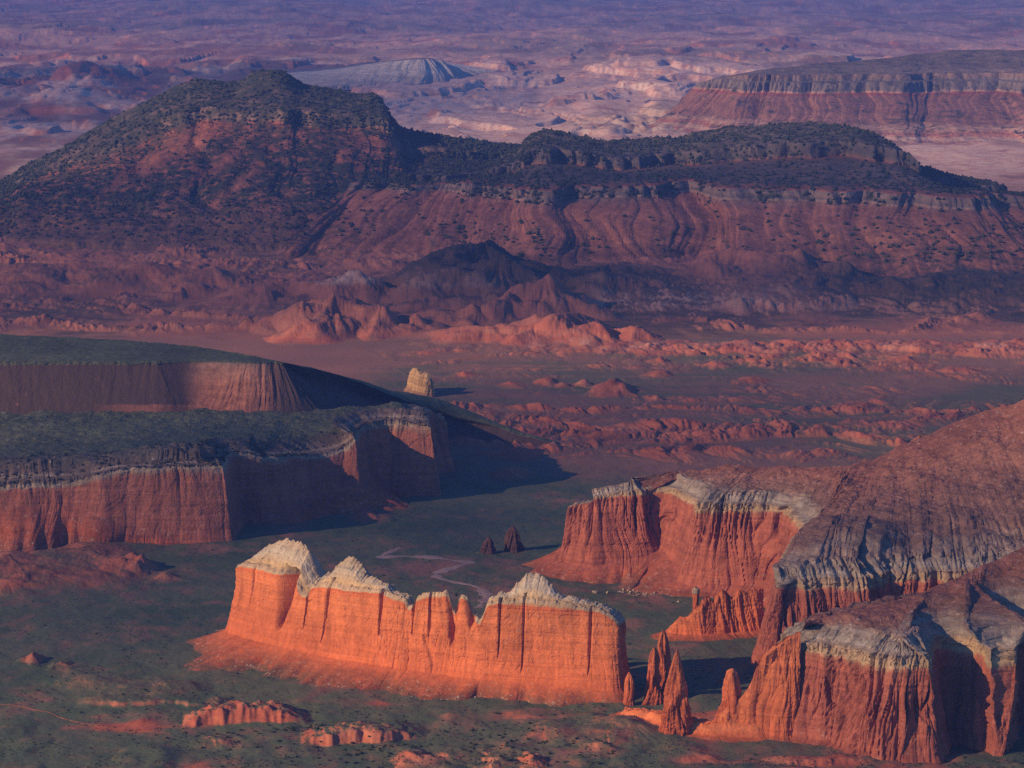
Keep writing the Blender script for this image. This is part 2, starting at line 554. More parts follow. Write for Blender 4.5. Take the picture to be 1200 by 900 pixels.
for a in [(568, 338, 92, 120, 1.2), (640, 340, 34, 90, 1.6), (1130, 345, 30, 110, 2.0), (520, 342, 40, 70, 1.2)]:
    cone(*a); DARK.append(CONES[-1])
# red cones on the badland flats
for a in [(720, 458, 14, 26), (685, 452, 10, 16), (720, 460, 10, 38), (775, 440, 8, 18), (640, 448, 8, 18), (660, 453, 7, 14), (600, 452, 7, 20), (775, 424, 8, 14), (840, 430, 9, 20),
          (880, 447, 8, 22), (960, 420, 8, 20), (1060, 424, 9, 26), (1130, 436, 8, 22), (610, 536, 14, 26), (545, 440, 7, 16), (425, 608, 9, 22), (438, 606, 5, 30), (600, 555, 8, 30)]:
    cone(*a)
# foreground knolls
for a in [(39, 775, 9, 18), (70, 781, 5, 16), (150, 812, 5, 60, 1.6), (200, 806, 5, 40, 1.3), (85, 786, 3, 30), (110, 800, 5, 40, 1.5),
          (250, 868, 5, 26, 1.5), (760, 805, 6, 60, 1.4), (690, 862, 5, 60, 1.2), (640, 858, 5, 42), (560, 885, 6, 40), (520, 892, 5, 46), (605, 880, 5, 36), (625, 893, 8, 18), (585, 897, 6, 28), (740, 855, 7, 60), (715, 880, 5, 40), (800, 880, 4, 50), (480, 893, 7, 30), (325, 838, 6, 24), (255, 822, 5, 16),
          (10, 665, 14, 60), (150, 665, 13, 40), (165, 668, 12, 26), (60, 680, 8, 60, 1.4), (10, 690, 8, 40), (120, 678, 7, 50, 1.5), (195, 676, 6, 26), (100, 652, 12, 60)]:
    cone(*a)
CONES.sort()


# eroded banks in the foreground: px, py of the foot, height
BANKS = [([(214, 853, 0), (228, 852, 7), (245, 851, 12), (290, 850, 12), (325, 850, 10), (345, 853, 6), (366, 855, 0)], 70),
         ([(352, 877, 0), (368, 876, 6), (390, 875, 10), (430, 872, 9), (465, 870, 7), (500, 866, 0)], 80),
         ([(890, 899, 0), (915, 898, 4), (985, 897, 4), (1030, 897, 0)], 40),
         ([(90, 830, 0), (120, 831, 3), (220, 830, 3), (260, 828, 0)], 50)]


def ground_height(x, y):
    px, py = to_pix(x, y, 0.0 * x)
    d = np.hypot(x, y)
    z = np.zeros_like(x)
    # valley floor
    near = sst(py, 520, 560)
    z += near * (2.2 * fbm(x / 160, y / 260, 4, 3) + 0.8 * fbm(x / 28, y / 40, 4, 4))
    rid = np.clip(fbm(x / 70, y / 110, 3, 5), 0, 1)
    z += near * 4.0 * rid * sst(py, 780, 860)
    # badland flats with low ridges
    bad = sst(py, 392, 412) * (1 - sst(py, 528, 552)) * sst(px, 380, 520)
    wx = x + 40 * pn(x / 160, y / 240, 61); wy = y + 90 * pn(x / 160, y / 240, 62)
    zone = sst(fbm(x / 900, y / 500, 3, 9), -0.45, 0.1)
    low = 1 - sst(py, 428, 440) * (1 - sst(py, 470, 484))
    rg = 0
    for l_, a_, sd in ((1.0, 1.0, 8), (.47, .55, 9), (.22, .3, 10)):
        rg = rg + a_ * (1 - np.abs(pn(wx / (330 * l_), wy / (140 * l_), sd))) ** 3
    rg = np.clip(rg - .34, 0, 2)
    gul_ = billow((x + 25 * pn(x / 90, y / 90, 63)) / 42, y / 150, 5, 14, .55)
    z += bad * rg * (4.5 + 11 * (gul_ - .5)) * (.4 + .6 * zone) * (.5 + .5 * low)
    # scarps facing the viewer
    lay = 30 * fbm(x / 420, y / 900, 4, 21)
    z += 24 * sst(-(py + lay * 0.18), -372, -352) * sst(px, 620, 700)
    sc = np.exp(-((py - 410 + lay * 0.10) / 7.0) ** 2) * sst(px, 540, 640)
    z += 7 * sc * (0.3 + 1.2 * np.clip(billow(x / 60, y / 160, 3, 23), 0, 1))
    # foothill plain below the mesas
    foot = sst(-py, -400, -385) * sst(py, 225, 260)
    rf = 0
    for l_, a_, sd in ((1.0, 1.0, 80), (.45, .5, 81), (.2, .28, 82)):
        rf = rf + a_ * (1 - np.abs(pn(wx / (420 * l_), wy / (260 * l_), sd))) ** 3
    z += foot * np.clip(rf - .6, 0, 2) * (9 + 16 * (billow((x + 30 * pn(x / 110, y / 110, 64)) / 55, y / 190, 5, 84, .55) - .5)) * (1 - .6 * sst(px, 330, 420) * (1 - sst(px, 760, 850)))
    z += foot * (20 * (billow(wx / 330, wy / 560, 4, 17, 0.45) - 0.35) + 5 * (billow(x / 50, y / 150, 5, 18, .55) - 0.5)) * sst(-py, -398, -345)
    # far plain
    far = sst(-py, -250, -190)
    z += far * (16 * fbm(x / 900, y / 2400, 5, 31) + 10 * sst(-py, -170, -120) * (billow(x / 260, y / 1500, 4, 33) - 0.4))
    tn = fbm(x / 1500, y / 3600, 5, 34)
    z += far * sst(-py, -185, -150) * (8 + 14 * sst(py, 50, 85)) * (sst(tn, .05, .09) + sst(tn, .38, .42) - sst(tn, -.4, -.36)) 
    tn2 = fbm(x / 500, y / 1500, 4, 35)
    z += far * sst(-py, -185, -150) * (3 + 5 * sst(py, 60, 90)) * (sst(tn2, .1, .16) + sst(tn2, -.2, -.14))
    vf = sst(-py, -75, -40)
    z += vf * (90 * (billow(x / 3200, y / 7000, 5, 36, 0.55) - 0.5))
    lf = np.exp(-((py - 108) / 22.0) ** 2) * (1 - sst(px, 90, 200)) + 0.5 * np.exp(-((py - 88) / 9.0) ** 2) * (1 - sst(px, 200, 360))
    z += lf * 110 * np.clip(billow(x / 700, y / 1700, 5, 41, 0.5) - 0.25, 0, 1)
    cy_ = np.exp(-((py - 150) / 12.0) ** 2) * np.exp(-((px - 745) / 50.0) ** 2)
    z += cy_ * 70 * np.clip(billow(x / 260, y / 900, 4, 43) - 0.35, 0, 1)
    for pts_, deep in BANKS:
        bx = [q[0] for q in pts_]
        m = np.flatnonzero(((px > bx[0] - 8) & (px < bx[-1] + 8) & (py > 820)).ravel())
        xx = x.ravel()[m]; yy = y.ravel()[m]; pp = px.ravel()[m]
        yf = np.interp(pp, bx, [at_z(q[0], q[1], 0)[1] for q in pts_]) + 7 * fbm(xx / 26, 0 * xx, 3, 65) + 3 * np.abs(pn(xx / 7, yy / 40, 66))
        hh = np.interp(pp, bx, [q[2] for q in pts_])
        t_ = yy - yf
        z.ravel()[m] = z.ravel()[m] + hh * sst(t_, 0, 13) * (1 - sst(t_, deep * .35, deep)) * (1 + .25 * fbm(xx / 12, yy / 12, 3, 67))
    # cones
    for (cx, cyy, h, r, asp, sharp) in CONES:
        m = np.flatnonzero((np.abs(x - cx).ravel() < 1.5 * r * asp) & (np.abs(y - cyy).ravel() < 3.2 * r))
        if len(m) == 0:
            continue
        xx = x.ravel()[m] - cx; yy = y.ravel()[m] - cyy
        ang = np.arctan2(yy, xx)
        rr = np.hypot(xx / asp, yy / 1.6)
        wxx = xx + .30 * r * pn(xx / r * 1.4 + cx, yy / r * 1.2, 7); wyy = yy + .45 * r * pn(xx / r * 1.4 + cx, yy / r * 1.2, 8)
        rr = np.hypot(wxx / asp, wyy / 1.6) * (1 + 0.45 * pn(np.cos(ang) * 1.3 + cx, np.sin(ang) * 1.3 + cyy, 3))
        er = billow(xx / (r * .5) + cx, yy / (r * .9), 6, 12, .62) - .75
        hz = h * np.clip(1 - rr / r, 0, 1) ** 1.15
        hz = hz * (1 - .22 * np.abs(pn(np.cos(ang) * 6 + cx, np.sin(ang) * 6 + .8 * rr / r, 4)) * np.clip(rr / r * 1.6, 0, 1))
        hz = hz * (1 + .26 * er * np.clip(rr / r * 2.2, 0, 1))
        zz = z.ravel()
        zz[m] = np.maximum(zz[m], 0.5 * zz[m] + hz) if h > 20 else zz[m] + hz
        z = zz.reshape(x.shape)
    return z


def build_ground():
    azr = math.radians(11.5)
    out_ = np.radians(np.geomspace(.05, 31.0, 70)) + azr
    az = np.concatenate([-out_[::-1], np.linspace(-azr, azr, 1450), out_])
    nc = len(az)
    pys = np.concatenate([np.linspace(1250, 935, 60)[:-1], np.linspace(935, -30, 1500)])
    P = at_z(np.full_like(pys, 600), pys, 0)
    dist = P[:, 1]
    dist = np.concatenate([np.geomspace(300, dist[0] * .985, 40), dist, np.geomspace(dist[-1] * 1.02, 95000, 60)])
    D, A = np.meshgrid(dist, az, indexing='ij')
    X = D * np.tan(A); Y = D
    Z = ground_height(X, Y)
    px, py = to_pix(X, Y, 0 * X)
    # slope
    gy = np.gradient(Z, axis=0) / np.maximum(np.gradient(Y, axis=0), .1)
    gx = np.gradient(Z, axis=1) / np.maximum(np.gradient(X, axis=1), .1)
    slope = np.hypot(gx, gy)
    flat = 1 - sst(slope, 0.10, 0.32)
    n1 = fbm(X / 420, Y / 700, 5, 51); n2 = fbm(X / 60, Y / 110, 5, 52)
    st1 = fbm(X / 260, Y / 60, 5, 58)
    near = sst(py, 540, 575)
    n3 = fbm(X / 16, Y / 26, 3, 59)
    veg = near * sst(n1 * 0.5 + n2 * 0.6 + st1 * 0.35 + n3 * .4, -0.98, 0.12)
    # reddish open ground in the front, strips and outcrops
    fr = sst(py, 785, 812)
    bare = fr * (1 - sst(n2 * 0.6 + st1 * 0.9 + n1 * 0.4, -1.05, -0.5))
    veg = veg * (1 - bare * 0.85)
    red = np.clip((1 - flat) * .8 + bare, 0, 1)
    for (cx, cyy, h, r, asp, sharp) in CONES:
        q = np.exp(-(((X - cx) / (r * asp * 0.75)) ** 2 + ((Y - cyy) / (r * 1.2)) ** 2) ** 2)
        k_ = 1.0 if cyy > 3300 or h > 8 else 0.22
        veg = veg * (1 - 0.9 * k_ * q * (0.3 + 0.7 * np.clip(1 - flat + .2, 0, 1)))
        red = np.maximum(red, q * 0.7 * k_)
    for (cx, cyy, h, r, asp, sharp) in DARK:
        q = np.exp(-(((X - cx) / (r * asp * 1.0)) ** 2 + ((Y - cyy) / (r * 1.6)) ** 2) ** 2)
        red = red * (1 - .8 * q)
    darkq = 0 * X
    for (cx, cyy, h, r, asp, sharp) in DARK:
        darkq = np.maximum(darkq, np.exp(-(((X - cx) / (r * asp * 1.1)) ** 2 + ((Y - cyy) / (r * 1.7)) ** 2) ** 2))
    frs = sst(py, 822, 830) * sst(slope, .30, .5)
    veg = veg * (1 - .95 * frs); red = np.maximum(red, frs)
    bad = sst(py, 392, 405) * (1 - sst(py, 530, 560)) * sst(px, 380, 480)
    hi = sst(Z + 2.5 * n2, 2.0, 6)
    veg = veg + bad * (1 - hi) * (0.2 + 0.6 * sst(n1 + .5 * st1, -.2, .5)) * (.4 + .6 * flat)
    red = np.maximum(red, bad * hi * .75)
    sc = np.exp(-((py - 410) / 6.0) ** 2) * sst(px, 540, 640)
    red = np.maximum(red, sc * .45)
    mid = sst(-py, -402, -390) * sst(py, 225, 260)
    veg = veg + mid * flat * 0.35 * sst(n1, -.2, .4)
    gl = sst(-py, -262, -250) * sst(py, 238, 246) * (1 - sst(px, 90, 125))
    red = np.maximum(red * (1 - .5 * mid), mid * 0.35)
    far = sst(-py, -250, -200)
    streak = fbm(X / 500, Y / 900, 5, 71) + 0.6 * fbm(X / 2600, Y / 800, 4, 72)
    streak = streak + .8 * fbm(X / 180, Y / 900, 4, 74)
    pale = far * sst(streak, -0.6, 0.7) * sst(-py, -250, -215) * (0.35 + 0.65 * sst(py, 55, 85))
    sunlit_band = far * sst(px, 380, 450) * (1 - sst(px, 880, 940)) * sst(py, 72, 84) * (1 - sst(py, 168, 182))  # sunlit strip of the far plain, its brightness put into the soil colour
    pale = np.maximum(pale, sunlit_band * (.75 + .25 * sst(streak, -.5, .3)))
    pale = np.maximum(pale, far * .5 * (1 - sst(py, 60, 80)) * sst(streak, -.9, .3))
    pale = np.maximum(pale, sst(py, 165, 190) * far * 0.9 * sst(px, 1020, 1060))
    pale = np.maximum(pale, sc * 0.25 * sst(n2, -0.1, 0.5))
    crest = mid * sst(Z, 30, 42) * (px > 360) * (px < 780) * (py < 360)
    pale = np.maximum(pale, 0.7 * crest)
    scf = sst(slope, 0.12, 0.3) * np.exp(-((py - 360) / 9.0) ** 2) * sst(px, 650, 720)
    pale = np.maximum(pale, 0.45 * scf)
    veg = np.clip(np.maximum(veg, gl * 0.9), 0, 1)
    veg = veg + vf_dark(px, py, X, Y)
    me = mesh_from('ground', np.stack([X, Y, Z], -1).reshape(-1, 3), grid_faces(len(dist), nc)[:, ::-1],
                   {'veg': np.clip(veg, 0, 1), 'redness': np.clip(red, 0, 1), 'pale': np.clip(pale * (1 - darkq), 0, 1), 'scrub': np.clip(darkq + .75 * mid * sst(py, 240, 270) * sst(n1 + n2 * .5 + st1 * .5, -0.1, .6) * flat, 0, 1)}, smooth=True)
    o = link('ground', me, M_GROUND)
    tag(o, kind='structure')
    return o


def vf_dark(px, py, X, Y):
    f = sst(-py, -250, -200)
    return f * 0.35 * sst(fbm(X / 1500, Y / 3000, 4, 77), 0.0, 0.5)


ground = build_ground()


def gz(x, y):
    return ground_height(np.atleast_1d(np.asarray(x, float)), np.atleast_1d(np.asarray(y, float)))


# ------------------------------------------------------------------ right-hand escarpment
RNG = np.random.default_rng(11)


def z_at(px, py, d):
    return at_d(px, py, d)[..., 2]


def massif(front, ds, sig, thick_cap=10.0, batter=0.12, seed=0, zlam=None, relief=8.0, lam=(60, 24, 9, 3.6), amp=(1, .45, .2, .08),
           rows=(26, 90, 26, 70), talus_rel=1.5, top_rel=2.5, back_drop=True, capamp=0.8, top_ease=0.75, z_out=-8.0, nsig=5, cap_ledge=0.0, topveg=0.0, talveg=0.0, crack=.8, flare=4.0, gul=2.0, bumps=(), calm=None):
    """front rows: px, py of the wall foot, zt foot height, z red top, z cap top, talus length, px,py,z of the line behind"""
    f = np.asarray(front, float)
    A = at_z(f[:, 0], f[:, 1], f[:, 2])
    B = at_z(f[:, 6], f[:, 7], f[:, 8])
    ctrl = np.concatenate([A[:, :2], f[:, 2:6], B], 1)
    D, s = densify(ctrl, ds, sig)
    xy = D[:, :2]; zt, zw, zc, Lt = D[:, 2], D[:, 3], D[:, 4], D[:, 5]; Bk = D[:, 6:9]
    Bk = gsm(Bk, 30 / ds)
    Lt = Lt * (1 + .7 * pn(s / 50, 0 * s, seed + 70) + .3 * pn(s / 16, 0 * s, seed + 71))
    nr = normals(xy, sig=nsig)
    nb = normals(xy, sig=40 / ds)
    N = len(xy)
    def mk(h, z):
        return np.concatenate([h, np.broadcast_to(np.asarray(z, float), (N,))[:, None]], 1)
    hw = (zw - zt)
    p_out = mk(xy + nb * Lt[:, None], np.where(zt > 60, z_out, np.minimum(z_out, -8.0)) if z_out > 0 else z_out)
    p_foot = mk(xy, zt)
    p_red = mk(xy - nr * (batter * hw)[:, None], zw)
    hc0 = zc - zw
    p_led = mk(xy - nr * (batter * hw + cap_ledge)[:, None], zw + 0.6)
    hc = zc - zw
    edge = 1.6 * pn(s / 13, 0 * s, seed + 91) + 1.2 * np.round(1.6 * pn(s / 6.0, 0 * s, seed + 92)) / 1.6
    p_led[:, 2] += edge * np.clip(hc0 / 12, 0, 1); p_red[:, 2] += edge * np.clip(hc0 / 12, 0, 1)
    p_cap = mk(xy - nr * (batter * hw + cap_ledge + thick_cap)[:, None], zc)
    keys = [dict(P=p_out, n=rows[0], f=talus_rel, zr=0.6, st=0.0, rub=1.0, ease=1.35, veg=max(talveg, .6)),
            dict(P=p_foot, n=rows[1], f=relief, zr=0.0, st=1.0, rub=.25, veg=0),
            dict(P=p_red, n=2 if cap_ledge else 1, f=relief, zr=0.0, st=1.99),
            dict(P=p_led, n=max(rows[2] // 2, 3), f=relief * (0.9 if cap_ledge else 1), zr=0.3, st=2.02, rub=.2),
            dict(P=mk(xy - nr * (batter * hw + cap_ledge + .06 * thick_cap)[:, None], zw + .42 * hc + .7 * edge), n=3, f=relief * 1.0, zr=.5, st=2.40, rub=.2),
            dict(P=mk(xy - nr * (batter * hw + cap_ledge + .34 * thick_cap)[:, None], zw + .50 * hc), n=max(rows[2] // 2, 3), f=relief * 1.0, zr=.6, st=2.55, rub=.5),
            dict(P=p_cap, n=rows[3], f=relief * capamp, zr=top_rel * .5, st=3.0, rub=.4, ease=top_ease, veg=topveg),
            dict(P=Bk, n=6, f=0.0, zr=top_rel, st=4.0, veg=topveg, rub=.4)]
    if back_drop:
        back = Bk.copy(); back[:, 1] += 60 + (Bk[:, 2]) * 1.5; back[:, 2] = -10
        keys.append(dict(P=back, n=1, f=0, zr=0, st=4.0, veg=topveg))
    P, am, zr, st, veg, rub, kidx = loft(keys, s, nr)
    S = s[None, :] + 0 * P[:, :, 2]
    fl = flutes(S, P[:, :, 2], lam, amp, seed, crack=crack)
    mod = 0.35 + 1.05 * sst(pn(S / 110.0, P[:, :, 2] / 90.0, seed + 77), -.35, .4)
    led = 0.55 * pn(P[:, :, 2] / 5.0, S / 300.0, seed + 30) + 0.3 * pn(P[:, :, 2] / 1.7, S / 120.0, seed + 31)
    wallw = np.clip(am / max(relief, 1e-3), 0, 1)
    if calm is not None:
        am = am * (.25 + .75 * sst(P[:, :, 0], calm[0], calm[1]))
    off = am * fl * mod + led * wallw * min(relief * .14, 1.6)
    off = off + wallw * sst(st, 1.0, 1.2) * (1 - sst(st, 2.5, 3)) * min(relief / 6, 1) * (.9 * np.round(2 * pn(S / 19, P[:, :, 2] / 17, seed + 62)) / 2 + .6 * np.round(2 * pn(S / 7, P[:, :, 2] / 10, seed + 63)) / 2)
    off = off + flare * np.clip(1 - (st - 1.0), 0, 1) ** 2.5 * sst(st, 0.0, 1.0)
    cb = sst(st, 2.0, 2.1) * (1 - sst(st, 3.0, 3.1)) * min(relief / 6.0, 1.0)
    off = off + cb * (2.2 * np.round(1.8 * pn(S / 8.0, P[:, :, 2] / 7.0, seed + 95)) / 1.8 - 2.6 * np.exp(-(pn(S / 11.0, P[:, :, 2] / 60.0, seed + 96) / .09) ** 2))
    up = sst(st, 2.5, 2.75) * (1 - sst(st, 3.75, 4.0))
    gw = S + 5 * pn(P[:, :, 0] / 60, P[:, :, 1] / 60, seed + 50)
    gg = 0
    for l_, a_ in ((62, 1.0), (27, .35)):
        gg = gg + a_ * (np.abs(pn(gw / l_, st * 1.5, seed + 51)) ** .7 * 1.7 - .7)
    P[:, :, 2] += gul * gg * up + 1.3 * gul * up * pn(P[:, :, 2] / 8.0, S / 200.0, seed + 55) + gul * up * (1.6 * (billow(P[:, :, 0] / 38, P[:, :, 1] / 38, 5, seed + 57, .55) - .5))
    for bx, by, br, bh in bumps:
        P[:, :, 2] += bh * np.clip(1 - (((P[:, :, 0] - bx) / br) ** 2 + ((P[:, :, 1] - by) / (br * 1.3)) ** 2), 0, 1) ** .9 * sst(st, 3.0, 3.05)
    P[:, :, 0] += nr[None, :, 0] * off
    P[:, :, 1] += nr[None, :, 1] * off
    P[:, :, 2] += zr * (fbm(P[:, :, 0] / 34, P[:, :, 1] / 34, 4, seed + 40) + 0.5 * (billow(P[:, :, 0] / 12, P[:, :, 1] / 12, 3, seed + 41) - .4))
    return P, st, veg, rub, kidx, s


def build_right():
    F = [  # px, py, zt, zw, zc, Lt,  Bpx, Bpy, Bz
        [790, 640, 0, 46, 52, 20, 815, 564, 97],
        [720, 642, 0, 48, 54, 20, 772, 574, 90],
        [662, 640, 18, 66, 71, 80, 740, 581, 84],
        [655, 655, 14, 70, 73, 70, 745, 580, 85],
        [690, 664, 12, 82, 86, 60, 768, 574, 92],
        [725, 656, 18, 85, 96, 70, 792, 559, 103],
        [752, 652, 22, 86, 100, 75, 806, 554, 106],
        [775, 640, 30, 86, 104, 95, 830, 549, 110],
        [792, 656, 24, 86, 104, 80, 850, 545, 114],
        [800, 682, 8, 86, 104, 40, 865, 545, 116],
        [835, 690, 6, 86, 104, 40, 890, 545, 118],
        [862, 684, 12, 88, 105, 45, 915, 548, 119],
        [905, 682, 16, 88, 105, 45, 960, 549, 124],
        [925, 705, 14, 88, 104, 40, 990, 547, 129],
        [900, 748, 4, 88, 98, 16, 1000, 545, 131],
        [884, 792, 0, 86, 92, 14, 1008, 543, 133],
        [908, 800, 0, 84, 96, 14, 1014, 541, 134],
        [960, 796, 0, 84, 108, 14, 1022, 538, 137],
        [1020, 796, 0, 84, 108, 14, 1032, 533, 141],
        [1050, 788, 0, 84, 108, 14, 1042, 528, 146],
        [1110, 786, 0, 84, 108, 14, 1075, 515, 160],
        [1180, 786, 0, 84, 108, 14, 1120, 493, 180],
        [1260, 790, 0, 84, 108, 14, 1180, 472, 202],
        [1420, 790, 0, 84, 108, 14, 1300, 450, 225],
        [1750, 800, 0, 84, 108, 14, 1600, 455, 222],
        [2000, 770, 0, 60, 80, 14, 1850, 500, 180],
        [2060, 690, 0, 40, 50, 14, 1900, 540, 120],
    ]
    P, st, veg, rub, kidx, s = massif(F, 1.15, 5.0, thick_cap=20, batter=0.15, seed=3, relief=7.5, rows=(26, 92, 30, 190), top_rel=2.6, crack=1.3, gul=2.2, flare=6, bumps=[tuple(at_d(985, 655, 3075)[:2]) + (62, 11)],
                                      lam=(46, 19, 8, 3.4), amp=(.9, .55, .26, .1), cap_ledge=1.5, capamp=1.0, top_ease=0.85)
    global ESC_E
    ESC_E = e = empty('sandstone_escarpment', at_z(1000, 800, 0), 'huge fluted red sandstone escarpment with grey caprock and red hill above, filling the right side', 'cliff')
    build_parts(P, st, veg, rub, kidx, [('talus_slope', 0, 1, M_ESC), ('cliff_wall', 1, 2, M_ESC), ('caprock', 2, 6, M_ESC), ('upper_slope', 6, 8, M_ESC)], e)
    G = [
        [1060, 800, 0, 74, 92, 10, 1030, 712, 104],
        [1000, 812, 0, 74, 92, 12, 1000, 716, 103],
        [940, 822, 0, 74, 92, 12, 968, 722, 101],
        [908, 836, 0, 74, 92, 14, 948, 729, 99],
        [896, 850, 0, 74, 93, 24, 938, 733, 98],
        [930, 862, 3, 75, 96, 26, 948, 727, 101],
        [975, 868, 4, 76, 99, 28, 980, 718, 104],
        [1005, 886, 0, 77, 101, 14, 1010, 714, 105],
        [1050, 892, 0, 77, 102, 10, 1050, 706, 107],
        [1102, 891, 0, 78, 103, 8, 1080, 695, 112],
        [1111, 862, 4, 78, 106, 12, 1092, 689, 115],
        [1140, 872, 2, 79, 106, 14, 1110, 681, 119],
        [1178, 887, 0, 80, 108, 8, 1130, 672, 124],
        [1190, 846, 2, 82, 110, 14, 1150, 663, 129],
        [1222, 852, 2, 84, 112, 14, 1180, 650, 136],
        [1270, 850, 2, 84, 114, 14, 1220, 632, 146],
        [1330, 842, 2, 84, 114, 20, 1280, 610, 158],
        [1420, 838, 2, 84, 114, 20, 1370, 600, 165],
        [1560, 850, 2, 80, 108, 20, 1500, 610, 160],
        [1680, 820, 2, 60, 80, 20, 1600, 680, 110],
        [1720, 770, 0, 40, 50, 20, 1640, 700, 90],
    ]
    P2, st, veg, rub, kidx, s = massif(G, 1.0, 3.5, thick_cap=22, batter=0.15, seed=53, relief=7.0, rows=(26, 96, 40, 110), top_rel=1.4, crack=1.4, gul=2.4, flare=5,
                                       lam=(44, 18, 8, 3.4), amp=(.8, .6, .34, .12), cap_ledge=.8, capamp=1.0, top_ease=0.7)
    build_parts(P2, st, veg, rub, kidx, [('talus_slope', 0, 1, M_ESC), ('cliff_wall', 1, 2, M_ESC), ('caprock', 2, 6, M_ESC), ('upper_slope', 6, 8, M_ESC)], e)
    return P


R_P = build_right()

# ------------------------------------------------------------------ left escarpment and green mesa


def build_left():
    F = [
        [-520, 560, 20, 50, 66, 80, -500, 490, 85],
        [-460, 596, 40, 60, 78, 80, -460, 480, 92],
        [-120, 590, 44, 60, 78, 80, -120, 480, 92],
        [-40, 592, 44, 60, 80, 80, -40, 480, 92],
        [30, 590, 46, 62, 82, 84, 30, 480, 92],
        [85, 594, 40, 66, 84, 74, 85, 480, 92],
        [118, 606, 30, 76, 87, 60, 118, 480, 92],
        [155, 618, 17, 82, 90, 44, 145, 480, 92],
        [210, 631, 5, 84, 92, 22, 190, 480, 92],
        [272, 634, 0, 84, 92, 8, 240, 480, 92],
        [281, 612, 3, 84, 92, 14, 270, 480, 92],
        [312, 605, 8, 76, 85, 46, 300, 480, 92],
        [348, 588, 16, 68, 78, 70, 340, 480, 92],
        [378, 574, 24, 62, 74, 90, 365, 479, 92],
        [398, 566, 30, 64, 78, 95, 385, 479, 92],
        [422, 572, 24, 82, 100, 80, 400, 478, 93],
        [432, 556, 28, 82, 100, 70, 410, 477, 93],
        [450, 566, 14, 84, 102, 46, 425, 476, 94],
        [484, 578, 2, 84, 100, 16, 440, 475, 95],
        [513, 580, 0, 82, 90, 8, 450, 474, 96],
        [512, 556, 0, 84, 92, 10, 455, 473, 97],
        [531, 551, 0, 62, 70, 8, 468, 474, 90],
        [527, 541, 0, 62, 70, 10, 472, 475, 89],
        [490, 541, 0, 58, 66, 10, 476, 476, 88],
    ]
    P, st, veg, rub, kidx, s = massif(F, 1.4, 4.0, thick_cap=26, batter=0.12, seed=29, relief=4.2, crack=.5, rows=(40, 84, 30, 90), top_rel=2.6, gul=.8, flare=4, talus_rel=4.0,
                                      lam=(66, 27, 10, 4), amp=(1.2, .6, .18, .1), cap_ledge=2.0, capamp=1.0, top_ease=0.6, topveg=0.15, talveg=.15)
    z = P[:, :, 2]; rr = np.arange(len(P))[:, None]
    px, py = to_pix(P[:, :, 0], P[:, :, 1], z)
    # rim hills with dark junipers on top of the cliff
    bump = 16 * np.exp(-((px - 205) / 55) ** 2) * np.exp(-((st - 3.06) / .10) ** 2) + 8 * np.exp(-((px - 60) / 60) ** 2) * np.exp(-((st - 3.03) / .06) ** 2)
    P[:, :, 2] += bump * (0.8 + 0.4 * fbm(P[:, :, 0] / 25, P[:, :, 1] / 25, 3, 9)) 
    v = veg * np.ones_like(z)
    rim = np.exp(-((st - 3.0) / .12) ** 2) * (1 - sst(px, 360, 460)) + 0 * z
    rimmask = (rng_mask(px, st) > 0)
    e = empty('red_cliff_mesa', at_z(150, 635, 0), 'long red cliff with pale rim and juniper dotted top, shadowed alcove, on the left', 'cliff')
    build_parts(P, st, 0.25 * np.ones_like(st), rub, kidx, [('talus_slope', 0, 1, M_LEFT), ('cliff_wall', 1, 2, M_LEFT), ('caprock', 2, 6, M_LEFT), ('mesa_top', 6, 8, M_LEFT)], e)
    scatter(P, rimmask & (st > 2.15) & (st < 3.22) & (py > 480), 1300, (1.0, 2.6), RNG)
    return P


def rng_mask(px, st):
    return (RNG.random(np.broadcast(px, st).shape) < np.where(px < 360, 1.0, 0.2)).astype(float)


L_P = build_left()


